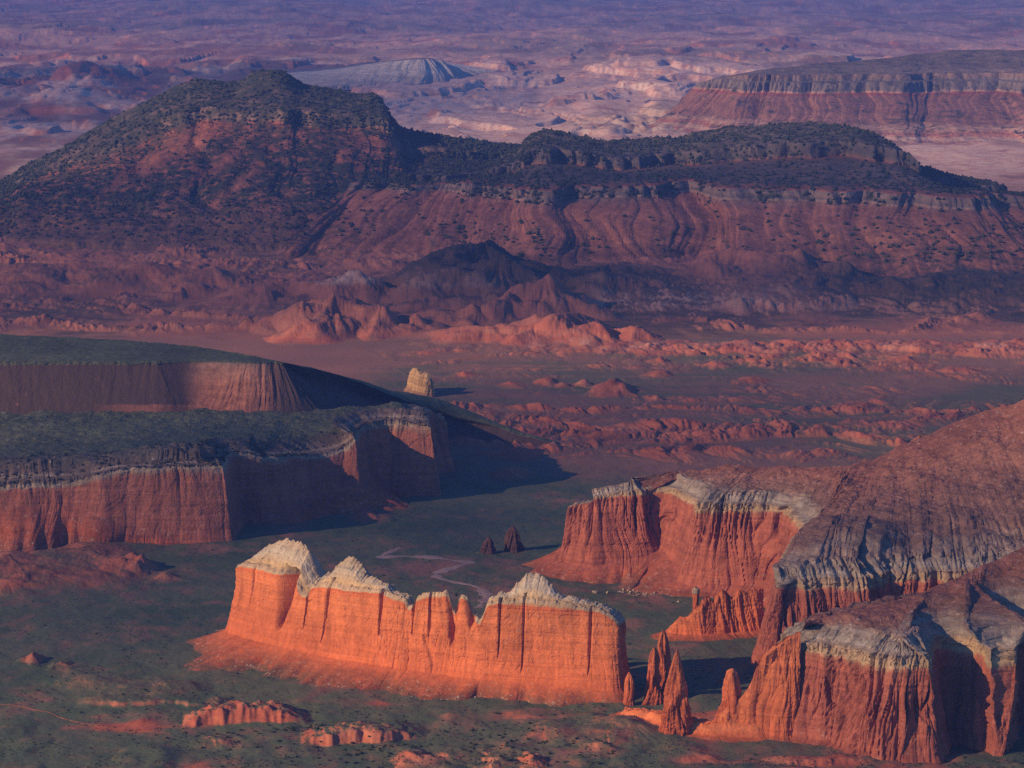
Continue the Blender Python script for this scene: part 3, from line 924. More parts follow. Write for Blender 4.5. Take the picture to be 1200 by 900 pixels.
def build_green_mesa():
    F = [
        [-520, 480, 80, 120, 130, 60, -500, 400, 140],
        [-460, 488, 88, 143, 147, 60, -450, 391, 150],
        [-150, 488, 88, 143, 147, 60, -150, 391, 150],
        [-50, 488, 88, 143, 147, 60, -50, 391, 150],
        [50, 487, 88, 143, 147, 60, 30, 393, 150],
        [140, 487, 88, 143, 147, 60, 110, 396, 150],
        [205, 487, 88, 143, 147, 50, 170, 400, 150],
        [226, 482, 90, 144, 147, 30, 195, 402, 150],
        [262, 486, 88, 144, 147, 25, 225, 405, 150],
        [310, 487, 88, 144, 147, 22, 265, 411, 150],
        [350, 486, 88, 143, 147, 30, 300, 417, 150],
        [385, 486, 84, 140, 145, 34, 335, 425, 147],
        [425, 488, 66, 122, 128, 40, 372, 433, 130],
        [465, 496, 40, 92, 98, 50, 410, 443, 108],
        [510, 506, 16, 56, 62, 60, 455, 462, 76],
        [555, 514, 6, 28, 33, 60, 500, 479, 45],
        [600, 520, 2, 12, 16, 50, 555, 496, 24],
        [650, 524, 0, 4, 6, 40, 610, 510, 8],
    ]
    P, st, veg, rub, kidx, s = massif(F, 2.0, 14.0, thick_cap=8, batter=1.25, seed=41, relief=5.0, rows=(16, 60, 10, 120), top_rel=1.2,
                                      lam=(60, 26, 11, 5), amp=(.8, .55, .3, .15), capamp=.25, top_ease=0.9, topveg=0.0, talveg=.3, z_out=80, flare=0, gul=0, crack=0, calm=(-420, -360))
    px, py = to_pix(P[:, :, 0], P[:, :, 1], P[:, :, 2])
    # bare red gullied face in the middle, dark scrub elsewhere
    bare = 1.15 * np.exp(-((px - 272) / 52) ** 4) + .8 * np.exp(-((px - 165) / 50) ** 2) * (py > 474)
    vg = np.clip(1.3 * (1 - bare), 0, 1) * (st < 2.02)
    e = empty('grassy_mesa', at_z(200, 480, 88), 'flat grassy green mesa with gullied red front slope behind the left cliff', 'mesa')
    R, C = P.shape[:2]
    for name, a, b in (('front_slope', kidx[0], kidx[2]), ('grass_top', kidx[2], kidx[8])):
        sub = slice(a, b + 1)
        one = np.ones((b + 1 - a, C))
        me = mesh_from(name, P[sub].reshape(-1, 3), grid_faces(b + 1 - a, C), {'strat': st[sub] * one, 'veg': vg[sub], 'rubble': 0 * one})
        link(name, me, M_GMESA, e)


build_green_mesa()


# ------------------------------------------------------------------ central butte and other fins
def fin(name, label, cat, line, ds=1.0, seed=0, relief=2.5, batter=0.10, talus=(0.0,), domes=(), cap=6.0, caph=6.0, clefts=(), rows=(22, 96, 12, 40),
        lam=(70, 26, 9, 3.6), amp=(.8, .5, .3, .14), mat=None, crest_rough=2.2, sig=2.0, parts=None, z_foot=None, flare=1.0, tal_f=1.2, crack=.6, parent=None, drop=0.0, endpow=2.0):
    """line rows: px, py of the front wall foot, z foot, z top of the crest, half thickness, talus length"""
    f = np.asarray(line, float)
    A = at_z(f[:, 0], f[:, 1], f[:, 2])
    D, s = densify(np.concatenate([A[:, :2], f[:, 2:], f[:, :1]], 1), 0.8, 0)
    nr = normals(D[:, :2], sig=8)
    w = D[:, 4]
    ctr = D[:, :2] - nr * w[:, None]
    L = s[-1]
    # rounded ends
    w_end = np.minimum(w, np.minimum(s, L - s) * 2.0)
    we = w * np.clip(1 - (1 - np.clip(np.minimum(s, L - s) / np.maximum(w, 1e-3), 0, 1)) ** endpow, 0, 1) ** (1.0 / endpow)
    fr = ctr + nr * we[:, None]; bk = ctr - nr * we[:, None]
    out = np.concatenate([fr, bk[::-1][1:-1]])
    extra = np.concatenate([np.stack([s, D[:, 2], D[:, 3], w, D[:, 5], D[:, 6]], -1), np.stack([s, D[:, 2], D[:, 3], w, D[:, 5], D[:, 6]], -1)[::-1][1:-1]])
    sk = np.concatenate([ctr, ctr[::-1][1:-1]])
    ctrl = np.concatenate([out, extra, sk], 1)
    Q, u = densify(ctrl, ds, sig, closed=True)
    xy = Q[:, :2]; ss, zt, zc, ww, Lt, pxs = Q[:, 2], Q[:, 3], Q[:, 4], Q[:, 5], Q[:, 6], Q[:, 7]
    skel = Q[:, 8:10]
    N = len(xy)
    zc0 = zc.copy()
    # crest blockiness
    zc = zc + crest_rough * (np.round(2.2 * pn(ss / 7.0, 0 * ss, seed + 3)) / 2.2 + 0.5 * pn(ss / 2.7, 0 * ss, seed + 4)) * sst(np.minimum(ss, L - ss), 1, 8)
    n_o = normals(xy, True, sig=6); nb = normals(xy, True, sig=14)
    zw = np.maximum(zt + 0.3 * (zc - zt), zc0 - caph + .35 * (zc - zc0))
    zw = np.where(zc - zt > 4, zw, zt + .6 * (zc - zt))
    def tow(frac):
        fr_ = np.clip(frac, 0, 0.92)[:, None]
        return xy + (skel - xy) * fr_
    def mk(h, z):
        return np.concatenate([h, np.broadcast_to(np.asarray(z, float), (N,))[:, None]], 1)
    dist = np.maximum(np.hypot(*(skel - xy).T), 1.0)
    b1 = batter * (zw - zt) / dist
    D_h = np.zeros(N); 
    pxd = pxs
    for (pc, half, hh, po) in domes:
        D_h = np.maximum(D_h, hh * np.clip(1 - (np.abs(pxd - pc) / half) ** 2, 0, 1) ** po)
    Lt = Lt * np.clip(1 + .8 * pn(u / 45, 0 * u, seed + 70) + .4 * pn(u / 14, 0 * u, seed + 71), .6, 1.4)
    keys = [dict(P=mk(xy + nb * Lt[:, None], -4), veg=1.0, n=rows[0], f=tal_f, zr=.7, st=0.0, rub=1.0, ease=1.5),
            dict(P=mk(xy, zt), n=rows[1], f=relief, st=1.0, rub=.15),
            dict(P=mk(tow(b1), zw), n=rows[2], f=relief, st=2.0, rub=.2),
            dict(P=mk(tow(b1 + cap / dist), zc), n=4, f=relief * .5, zr=.8, st=3.0, rub=.3),
            dict(P=mk(tow(b1 + cap / dist + .14), zc0 + .1 * D_h), n=rows[3], f=relief * .12, zr=1.1, st=3.1, rub=.3, ease=0.8),
            dict(P=mk(skel, zc + D_h - drop * zc), n=1, f=0.0, zr=1.0, st=4.0, rub=.2)]
    P, am, zr, st, veg, rub, kidx = loft(keys, u, n_o, True)
    S = u[None, :] + 0 * P[:, :, 2]; Z = P[:, :, 2]
    fl = flutes(S, Z, lam, amp, seed, 14.0, crack)
    led = 0.5 * pn(Z / 5.0, S / 300.0, seed + 30) + 0.3 * pn(Z / 1.7, S / 120.0, seed + 31)
    mod = 0.35 + 1.1 * sst(pn(u / 120.0, 0 * u, seed + 77), -.2, .5)[None, :]
    off = am * fl * mod + led * np.clip(am, 0, 1) + np.clip(am, 0, 1) * sst(st, 1.0, 1.2) * (.8 * np.round(2 * pn(S / 21, Z / 17, seed + 62)) / 2 + .5 * np.round(2 * pn(S / 8, Z / 9, seed + 63)) / 2) + flare * np.clip(1 - (st - 1.0), 0, 1) ** 2.6 * sst(st, 0.0, 1.0)
    off = off + 2.2 * tal_f * np.clip(pn(st * 9, S / 90.0, seed + 60), -.5, .5) * sst(st, .15, .4) * (1 - sst(st, .9, 1.05)) * 0
    front = (np.arange(N) < N * 0.5)[None, :]
    for (pc, wid, depth, z0, z1, lean) in clefts:
        c = pc + lean * (Z - z0) / max(z1 - z0, 1)
        prof = np.exp(-((pxs[None, :] - c) / (wid * (0.25 + 0.75 * sst(Z, z0, z1)))) ** 2)
        off = off - depth * prof * sst(Z, z0, z0 + 10) * (st < 3.2) * front
    P[:, :, 0] += n_o[None, :, 0] * off
    P[:, :, 1] += n_o[None, :, 1] * off
    P[:, :, 2] += 1.1 * pn(Z / 4.5, S / 60.0, seed + 45) * sst(st, 2.9, 3.1) * (1 - sst(st, 3.7, 4.0)) * (zr > 0)
    rough = fbm(P[:, :, 0] / 14, P[:, :, 1] / 14, 4, seed + 40) + 1.2 * (billow(P[:, :, 0] / 5, P[:, :, 1] / 5, 3, seed + 41) - .4)
    P[:, :, 2] += zr * rough
    if mat is None:
        mat = M_BUTTE
    i = int(N * 0.2)
    e = parent if parent is not None else empty(name, (float(skel[:, 0].mean()), float(skel[:, 1].mean()), 0.0), label, cat)
    if parts is None:
        parts = [('talus_apron', 0, 1, mat), ('cliff_wall', 1, 2, mat), ('caprock', 2, 5, mat)]
    build_parts(P, st, veg, rub, kidx, parts, e, True)
    return e, P


def zcrest(px, pyf, pyt, zf, th):
    """height of something drawn at pyt whose foot is at pyf (height zf), th metres behind the foot line"""
    d = at_z(px, pyf, zf)[..., 1] + th
    return float(z_at(px, pyt, d))


BL = []
_foot = [(258, 742), (290, 752), (330, 762), (400, 777), (480, 790), (560, 800), (640, 806), (725, 814)]
fx = [a for a, b in _foot]; fy = [b for a, b in _foot]
_cr = [(265, 672), (268, 663), (275, 659), (300, 664), (330, 672), (340, 676), (347, 694), (355, 696), (361, 684), (380, 684), (400, 688), (440, 691), (455, 698), (470, 701), (474, 713), (478, 713), (480, 700), (500, 694), (521, 696),
       (525, 720), (530, 719), (532, 697), (543, 699), (546, 718), (553, 720), (556, 726), (562, 729), (566, 708), (575, 704), (620, 703), (660, 708), (700, 714), (712, 720), (725, 732)]
for cx_, cy_ in _cr:
    fy_ = float(np.interp(cx_, fx, fy))
    zf = 8.0
    th = float(np.interp(cx_, [258, 290, 340, 400, 450, 540, 575, 620, 660, 725], [24, 38, 30, 30, 17, 9, 17, 30, 22, 20]))
    lt = float(np.interp(cx_, [258, 330, 450, 560, 640, 725], [95, 75, 60, 52, 42, 16]))
    zf = float(np.interp(cx_, [258, 330, 450, 640, 725], [17, 18, 16, 13, 11]))
    BL.append([cx_, fy_ - 6, zf, zcrest(cx_, fy_ - 6, cy_, zf, 8), th, lt])
BUTTE, B_P = fin('sandstone_butte', 'sunlit orange sandstone wall butte with three pale caprock domes in the centre', 'butte', BL, ds=0.95, seed=5, relief=2.6, batter=0.10,
                 domes=[(316, 46, 26, .8), (390, 30, 24, 1.1), (408, 40, 9, .8), (618, 32, 21, 1.1), (614, 52, 8, .8), (672, 42, 4, .6), (345, 30, 10, .7)], cap=2.5, caph=3.2, flare=7.0, tal_f=3.2,
                 clefts=[(327, 7, 24, 30, 80, 3), (526, 5, 8, 38, 78, 1), (549, 6, 8, 55, 80, 0), (442, 1.4, 6, 40, 80, 0), (378, 1.2, 4, 25, 75, 2), (584, 1.2, 5, 30, 80, 0), (690, 1.6, 4, 20, 60, 0), (480, 1.2, 5, 45, 80, 0), (500, 1.0, 4, 35, 80, 0), (612, 1.0, 3.5, 20, 70, 0), (355, 1.0, 4, 35, 80, 1), (292, 1.0, 3, 40, 90, 0)],
                 rows=(40, 110, 12, 56), lam=(90, 34, 11, 3.8), amp=(.8, .4, .22, .12), crack=.9, endpow=5.0)


def spire(name, label, px, pyf, pyt, wpx, seed, asp=1.0, prof=((0, 1.15), (0.25, .8), (0.6, .5), (0.9, .28), (1, .08)), lean=0.0, cap=None, group=None, zf=-3.0, rot=0.6, mat=None):
    base = at_z(px, pyf, 0)
    sc = math.hypot(base[1], CAM_H) / FPX
    h = float(z_at(px, pyt, base[1]))
    R = wpx * sc / 2 * .86
    nu, nv = 110, max(int(h / 0.8), 24)
    th = np.linspace(0, 2 * np.pi, nu, endpoint=False)[None, :]
    t = np.linspace(0, 1, nv)[:, None]
    r = R * np.interp(t, [a for a, b in prof], [b for a, b in prof])
    z = zf + (h - zf) * t + 0 * th
    S = th * R
    fl = flutes(S + seed * 50, z, (R * 1.3, R * .55, 2.5), (.26, .15, .06), seed, 10, .12)
    fl = fl + .12 * np.round(2 * pn(S / (R * .6) + seed, z / 9.0, seed + 8)) / 2
    nz = 1.0 * pn(np.cos(th) * 1.3 + seed, np.sin(th) * 1.3 + z / 24.0, seed)
    led = 0.05 * pn(z / 4.0, S / 9.0, seed + 2) + 0.03 * pn(z / 1.2, S / 5, seed + 3)
    rr = r * (1 + fl + 0.3 * nz + led)
    a = asp
    x0 = np.cos(th) * rr * a; y0 = np.sin(th) * rr
    c, s_ = math.cos(rot), math.sin(rot)
    X = base[0] + x0 * c - y0 * s_ + lean * t * R
    Y = base[1] + x0 * s_ + y0 * c
    z = z + 0.8 * pn(X / 3, Y / 3, seed) * t
    P = np.stack([X, Y, z], -1)
    st = t * 2.0
    e = empty(name, base, label, 'rock spire', group)
    kid = [0, nv - 1] if cap is None else [0, int(nv * cap), nv - 1]
    one = np.ones((nv, nu))
    def part(nm, a_, b_, mat):
        sub = P[a_:b_ + 1]
        V = sub.reshape(-1, 3)
        me = mesh_from(nm, V, grid_faces(b_ + 1 - a_, nu, True), {'strat': (st * one)[a_:b_ + 1], 'rubble': .3 * one[a_:b_ + 1], 'veg': 0 * one[a_:b_ + 1]})
        link(nm, me, mat, e)
    if cap is None:
        part('shaft', 0, nv - 1, mat or M_SPIRE)
    else:
        part('shaft', 0, kid[1], M_SPIRE); part('pale_cap', kid[1], nv - 1, M_BOULDER)
    return e


SH = ((0, 1.3), (0.2, .95), (0.5, .72), (0.8, .5), (0.93, .34), (1, .08))
spire('rock_spire', 'short stubby red rock spire just right of the sunlit butte', 737, 826, 788, 15, 1, prof=((0, 1.3), (.3, .95), (.7, .8), (.9, .5), (1, .1)))
spire('rock_spire', 'tall red rock spire with shadowed right flank, left one of the tall pair', 766, 822, 759, 24, 2, asp=1.35, prof=SH, rot=.9)
spire('rock_spire', 'slender rear rock spire rising highest behind the shadowed spire', 777, 814, 738, 26, 3, asp=1.4, prof=SH, rot=1.2)
spire('rock_spire', 'broad pointed red rock spire, nearest to the viewer of the cluster', 793, 860, 761, 37, 4, asp=1.2, prof=((0, 1.25), (.2, 1.0), (.5, .72), (.7, .5), (.88, .25), (1, .05)), rot=.5)
spire('rock_spire', 'lone round topped red rock spire beside the big fluted cliff', 857, 858, 783, 38, 5, asp=1.1, prof=((0, 1.6), (.25, .95), (.6, .55), (.85, .40), (.95, .32), (1, .1)))
spire('rock_spire', 'thin red rock pillar with white caprock on a low ridge', 815, 728, 688, 13, 6, prof=((0, 1.3), (.3, .85), (.82, .62), (.84, .8), (.95, .75), (1, .2)), cap=.83)
spire('rock_spire', 'dark rock knob at the tip of the far right cliff, larger one', 601, 645, 617, 26, 7, prof=((0, 1.2), (.5, .8), (.8, .6), (1, .1)), mat=M_KNOB)
spire('rock_spire', 'low dark rock knob left of the larger dark knob', 573, 648, 630, 22, 8, prof=((0, 1.3), (.5, .8), (.8, .6), (1, .1)), mat=M_KNOB)

# saddle ridge that carries the spires between butte and cliff, and the low hoodoo ridge behind
SAD = [[722, 836, 1, 5, 10, 34], [760, 846, 2, 8, 14, 40], [790, 858, 2, 11, 16, 40], [830, 862, 2, 10, 14, 44], [870, 864, 2, 12, 16, 44], [905, 866, 2, 16, 18, 40]]
fin('red_rock_saddle', 'low bare red rock saddle carrying the spires between the butte and the right cliff', 'rock ridge', SAD, seed=61, relief=2.5, batter=0.9, rows=(24, 20, 6, 20), cap=4, caph=3, mat=M_SPIRE,
    crest_rough=1.2, tal_f=3.2, parts=[('talus_apron', 0, 1, M_SPIRE), ('ridge_body', 1, 5, M_SPIRE)])
SPUR = []
for px_, py_, pyt in [(838, 858, 845), (848, 858, 832), (862, 858, 822), (870, 859, 808), (876, 860, 800), (880, 860, 778), (892, 861, 766), (905, 862, 756), (918, 863, 747), (935, 864, 742)]:
    SPUR.append([px_, py_, 4, zcrest(px_, py_, pyt, 4, 12), 15, 26])
fin('', '', '', SPUR, seed=65, relief=3.5, batter=0.2, rows=(20, 70, 8, 16), cap=3, caph=3, mat=M_SPIRE, crest_rough=1.0, tal_f=2.5, parent=ESC_E,
    parts=[('talus_slope', 0, 1, M_SPIRE), ('cliff_spur', 1, 5, M_SPIRE)])
HR = []
for px_, pyt in [(778, 738), (790, 728), (806, 722), (812, 714), (822, 712), (828, 703), (833, 697), (838, 702), (841, 708), (844, 698), (850, 693), (858, 694), (861, 703), (866, 696), (873, 692), (880, 695), (900, 690)]:
    pf = float(np.interp(px_, [778, 820, 900], [742, 744, 738]))
    HR.append([px_, pf, 4, zcrest(px_, pf, pyt, 4, 10), 12, float(np.interp(px_, [778, 820, 900], [26, 40, 34]))])
fin('hoodoo_ridge', 'small jagged red hoodoo ridge in front of the far right cliff', 'rock ridge', HR, seed=71, relief=4.2, batter=0.25, rows=(20, 44, 8, 20), cap=3, caph=3, mat=M_SPIRE, crest_rough=3.0,
    lam=(16, 8, 4), amp=(.8, .5, .25), parts=[('talus_apron', 0, 1, M_SPIRE), ('ridge_wall', 1, 5, M_SPIRE)])
YB = [[a_, b_, 8, zcrest(a_, b_, c_, 8, 10), t_, 10] for a_, b_, c_, t_ in [(475, 452, 443, 7), (477, 453, 432, 9), (481, 454, 431, 9), (486, 456, 435, 8), (489, 457, 441, 8), (492, 458, 436, 9), (496, 459, 437, 8), (500, 460, 450, 7)]]
fin('yellow_butte', 'small yellow sandstone butte glowing beyond the green mesa', 'butte', YB, seed=81, relief=3, batter=.12, rows=(14, 40, 8, 14), cap=3, caph=4, crest_rough=3, mat=rock_mat('yellow_sandstone', [(0, (.2, .12, .08)), (.9, (.3, .17, .09)), (1, (.48, .30, .14)), (4, (.5, .33, .17))]),
    lam=(22, 9, 4), amp=(.8, .5, .25))


# ------------------------------------------------------------------ big mesas behind
def big(name, label, cat, rows_ctrl, levels, mat, ds, seed, sig=25, vegf=None, lamk=1.0, parts=None, gul=(30, 12), back=True, scrub=0, ssize=(3, 6), ease=None, knob=None):
    """rows_ctrl: per control point px,py of foot (z given) and px,py,z-free crest (px, py, d). levels: list of (t 0..1 plan fraction foot->crest, z fraction or absolute z, stratum, rows, relief)"""
    f = np.asarray(rows_ctrl, float)
    A = at_z(f[:, 0], f[:, 1], f[:, 2])
    B = at_d(f[:, 3], f[:, 4], f[:, 5])
    D, s = densify(np.concatenate([A[:, :2], f[:, 2:3], B], 1), ds, sig)
    N = len(D)
    xy = D[:, :2]; z0 = D[:, 2]; Bk = D[:, 3:6]
    nr = normals(xy, sig=60 / ds * lamk)
    keys = []
    for (t, z, stt, n, rel, zr, vg) in levels:
        h = xy + (Bk[:, :2] - xy) * t
        if z is None:
            zz = Bk[:, 2]
        elif -2 < z < 0:
            zz = z0 + (Bk[:, 2] - z0) * (-z)
        elif z <= -100:
            zz = z0 - 15
        else:
            zz = np.minimum(z0 + z, z0 + (Bk[:, 2] - z0) * (0.25 + 0.7 * t) if t > 0 else z0 + z)
            zz = np.minimum(z0 + z, Bk[:, 2] - (1 - t) * 10)
        keys.append(dict(P=np.concatenate([h, zz[:, None]], 1), n=n, f=rel, zr=zr, st=stt, veg=vg, rub=.3))
    if back:
        b = Bk.copy(); b[:, 1] += 900; b[:, 2] = -60
        keys[-1]['n'] = 8
        keys.append(dict(P=b, n=1, f=0, zr=0, st=levels[-1][2], veg=levels[-1][6]))
    P, am, zr, st, veg, rub, kidx = loft(keys, s, nr)
    S = s[None, :] + 0 * P[:, :, 2]
    warp = 40 * lamk * pn(P[:, :, 0] / (220 * lamk), P[:, :, 1] / (220 * lamk), seed + 1)
    g = 0
    for i, (l, a) in enumerate(((300, 1.0), (130, .55), (55, .28), (24, .12))):
        n = np.abs(pn((S + warp) / (l * lamk), P[:, :, 2] / (l * 2.4 * lamk), seed + 11 + i))
        g = g + a * (np.power(n + 1e-4, .8) * 1.9 - .75)
    off = am * g
    dirx = xy - Bk[:, :2]
    ln = np.maximum(np.hypot(dirx[:, 0], dirx[:, 1]), 1)[:, None]
    dirn = 0.5 * nr + 0.5 * dirx / ln
    P[:, :, 0] += dirn[None, :, 0] * off
    P[:, :, 1] += dirn[None, :, 1] * off
    P[:, :, 2] += zr * (fbm(P[:, :, 0] / 160, P[:, :, 1] / 160, 5, seed + 40) + .35 * (billow(P[:, :, 0] / 40, P[:, :, 1] / 40, 3, seed + 43) - .4))
    if knob is not None:
        kx, ky = at_d(knob[0], 90, knob[1])[:2]
        P[:, :, 2] += knob[3] * np.exp(-(((P[:, :, 0] - kx) / knob[2]) ** 4 + ((P[:, :, 1] - ky) / (2.0 * knob[2])) ** 4))
    e = empty(name, (float(xy[:, 0].mean()), float(xy[:, 1].mean()), float(z0.mean())), label, cat)
    px, py = to_pix(P[:, :, 0], P[:, :, 1], P[:, :, 2])
    vg = veg * np.ones_like(px)
    if vegf is not None:
        vg = vegf(px, py, st * np.ones_like(px), vg)
    R, C = P.shape[:2]
    for nm, k0, k1 in parts:
        a, b = kidx[k0], kidx[k1]
        one = np.ones((b + 1 - a, C))
        me = mesh_from(nm, P[a:b + 1].reshape(-1, 3), grid_faces(b + 1 - a, C), {'strat': st[a:b + 1] * one, 'veg': np.clip(vg[a:b + 1], 0, 1), 'rubble': .3 * one})
        link(nm, me, mat, e)
    if scrub:
        m = (RNG.random(px.shape) < vg) & (st > .3)
        m[kidx[-2]:] = False
        scatter(P, m, scrub, ssize, RNG)
    return P


# centre mesa: red foot, pale band, dark slope, cap cliff, scrubby top
MC = [[330, 298, 10, 520, 190, 7800], [400, 296, 10, 560, 190, 7850], [470, 300, 10, 585, 188, 7900], [540, 318, 6, 608, 174, 7900], [600, 325, 6, 625, 156, 7880], [650, 326, 8, 640, 153, 7850], [700, 322, 10, 672, 158, 7850],
      [760, 318, 14, 705, 166, 7900], [830, 314, 14, 760, 162, 7950], [900, 326, 14, 830, 153, 7950], [960, 332, 14, 890, 146, 7900], [1030, 336, 14, 945, 144, 7850], [1090, 338, 14, 990, 146, 7750], [1150, 338, 14, 1018, 153, 7650],
      [1195, 337, 12, 1034, 161, 7600], [1212, 336, 10, 1043, 188, 7600], [1300, 330, 10, 1058, 193, 7650], [1380, 320, 10, 1080, 198, 7750], [1440, 300, 10, 1110, 206, 7900]]


def veg_center(px, py, st, v):
    red = (st < 0.97) * np.exp(-((px - 720) / 170.0) ** 2) * 0.75 + (st < 0.97) * np.exp(-((px - 470) / 60.0) ** 2) * .6 + (st < .8) * np.exp(-((px - 880) / 90.) ** 2) * .6
    cl = 0 * st
    brk = sst(fbm(px / 34 + 3, py / 50, 4, 16), -.05, .3) * ((st > .98) & (st < 2.2) | (st > 2.95) & (st < 4.1))
    v = np.maximum(v, .95 * brk)
    pat = 0.6 + 1.3 * fbm((px - .35 * (py - 280)) / 15, py / 70, 4, 6)
    return np.clip(v * (1 - cl) - red * pat, 0, 1)


big('dark_mesa', 'dark scrub covered mesa with red lower face and pale cliff band, centre right', 'mesa', MC,
    [(0, -101, 0.0, 8, 14, 2, .5), (0.03, 2, 0.1, 70, 52, 7, .85), (0.36, 105, 1.0, 14, 60, 2, .1), (0.385, 128, 2.0, 10, 60, 2, .25), (0.43, 134, 2.2, 44, 66, 3, .95), (0.72, -.76, 3.0, 20, 58, 3, .2), (0.735, -.92, 4.0, 8, 52, 4, .3), (.78, -.945, 4.2, 44, 34, 6, 1.0), (1.0, None, 5.0, 8, 0, 9, 1.0)],
    M_MTN, 5.0, 101, vegf=veg_center, parts=[('red_foot_slope', 0, 2), ('pale_cliff_band', 2, 3), ('scrub_slope', 3, 5), ('cap_cliff', 5, 6), ('mesa_top', 6, 9)], scrub=5200, ssize=(3.0, 6.5))

# west mesa: long dark slope with red gashes and a small knob on top
MW = [[-160, 270, 5, -60, 236, 8200], [-80, 276, 5, -20, 224, 8300], [0, 284, 5, 10, 208, 8400], [50, 288, 5, 43, 184, 8450], [110, 290, 5, 100, 157, 8500], [160, 292, 5, 150, 130, 8500], [200, 292, 5, 180, 112, 8500], [240, 292, 5, 213, 97, 8500],
      [280, 292, 5, 233, 92, 8500], [330, 292, 5, 280, 95, 8450], [365, 290, 8, 320, 97, 8400], [395, 286, 8, 350, 100, 8400], [425, 284, 8, 380, 103, 8400], [455, 280, 8, 425, 107, 8380], [478, 276, 8, 445, 110, 8350], [494, 274, 8, 451, 122, 8320],
      [510, 272, 10, 460, 144, 8320], [540, 268, 12, 480, 153, 8300], [590, 262, 12, 530, 160, 8300], [660, 250, 12, 590, 168, 8350], [760, 235, 12, 680, 175, 8400]]


def veg_west(px, py, st, v):
    gash = 0
    for (x0, y0, x1, y1, w) in [(250, 148, 165, 200, 14), (262, 150, 215, 180, 8), (150, 135, 60, 195, 4), (275, 180, 200, 232, 8), (300, 200, 245, 245, 7), (420, 165, 480, 168, 9), (400, 180, 520, 175, 6), (300, 243, 325, 246, 8), (150, 200, 120, 230, 6)]:
        dx, dy = x1 - x0, y1 - y0
        t = np.clip(((px - x0) * dx + (py - y0) * dy) / (dx * dx + dy * dy), 0, 1)
        d = np.hypot(px - x0 - t * dx, (py - y0 - t * dy) * 1.3)
        gash = np.maximum(gash, np.exp(-(d / w) ** 2))
    return np.clip(v - 1.1 * gash * (0.6 + .5 * fbm(px / 9, py / 9, 3, 8)), 0, 1)


big('dark_mesa', 'long dark scrub mesa with reddish gashes and a small round knob, upper left', 'mesa', MW,
    [(0, -101, 0.0, 8, 10, 2, .2), (0.03, 5, 0.3, 50, 40, 8, .35), (0.36, 70, 1.5, 50, 62, 12, 1.0), (0.74, -.70, 3.0, 18, 26, 6, .85), (0.765, -.82, 3.5, 50, 22, 6, .85), (1.0, None, 5.0, 8, 0, 7, 1.0)],
    M_MTNW, 5.0, 131, vegf=veg_west, parts=[('foot_slope', 0, 2), ('middle_slope', 2, 3), ('upper_cliff', 3, 4), ('mesa_crest', 4, 6)], knob=(317, 8400, 66, 31), scrub=7000, ssize=(3.0, 6.5))

# far right striped mesa
MF = [[740, 156, 0, 872, 92, 11600], [790, 158, 0, 880, 86, 11500], [840, 164, 0, 892, 82, 11300], [900, 170, 0, 925, 78, 11400], [960, 176, 0, 980, 73, 11600], [1010, 179, 0, 1025, 69, 11700], [1055, 181, 0, 1062, 65, 11750], [1085, 178, 0, 1090, 62, 11900], [1110, 180, 0, 1112, 59, 11900],
      [1150, 182, 0, 1140, 57, 12000], [1220, 186, 0, 1190, 59, 11900], [1300, 180, 0, 1260, 58, 11900], [1400, 180, 0, 1340, 60, 11900]]
big('striped_mesa', 'far flat topped mesa with grey cliff and red and white striped base, upper right', 'mesa', MF,
    [(0, -101, 0.0, 6, 10, 2, .1), (0.03, 3, 0.15, 46, 44, 5, 0.), (0.33, 62, 1.0, 40, 60, 4, .55), (0.56, 140, 2.0, 14, 60, 1, .1), (0.585, 172, 2.5, 5, 54, 2, .2), (0.61, 176, 2.6, 14, 50, 1, .2), (0.63, 196, 2.9, 40, 46, 3, .4), (1.0, None, 4.0, 8, 0, 5, .8)],
    M_FAR, 7.0, 158, vegf=lambda px, py, st, v: np.clip(v + .9 * sst(fbm(px / 26, py / 60, 4, 18), -.1, .35) * (st > .55) - .3 * (st < .5), 0, 1), lamk=1.15, parts=[('striped_base', 0, 2), ('debris_slope', 2, 3), ('grey_cliff', 3, 6), ('mesa_top', 6, 8)])

# pale far mesa, upper left of centre
MP = [[300, 104, 0, 330, 82, 15600], [350, 102, 0, 380, 80, 15500], [400, 102, 0, 425, 74, 15300], [440, 100, 0, 460, 70, 15100], [480, 99, 0, 490, 68, 15000], [515, 97, 0, 505, 68, 15000], [550, 92, 0, 512, 70, 15200], [600, 88, 0, 520, 74, 15600]]
big('pale_mesa', 'small far pale gullied mesa beyond the dark mesa crest', 'mesa', MP,
    [(0, -101, 0.0, 4, 10, 2, 0), (0.03, 2, 0.2, 24, 40, 2, 0), (0.75, 92, 2.0, 16, 50, 1, 0), (1.0, None, 4.0, 8, 0, 3, 0)],
    M_PALEMESA, 8.0, 171, lamk=.9, sig=40, parts=[('pale_slope', 0, 2), ('mesa_top', 2, 4)])


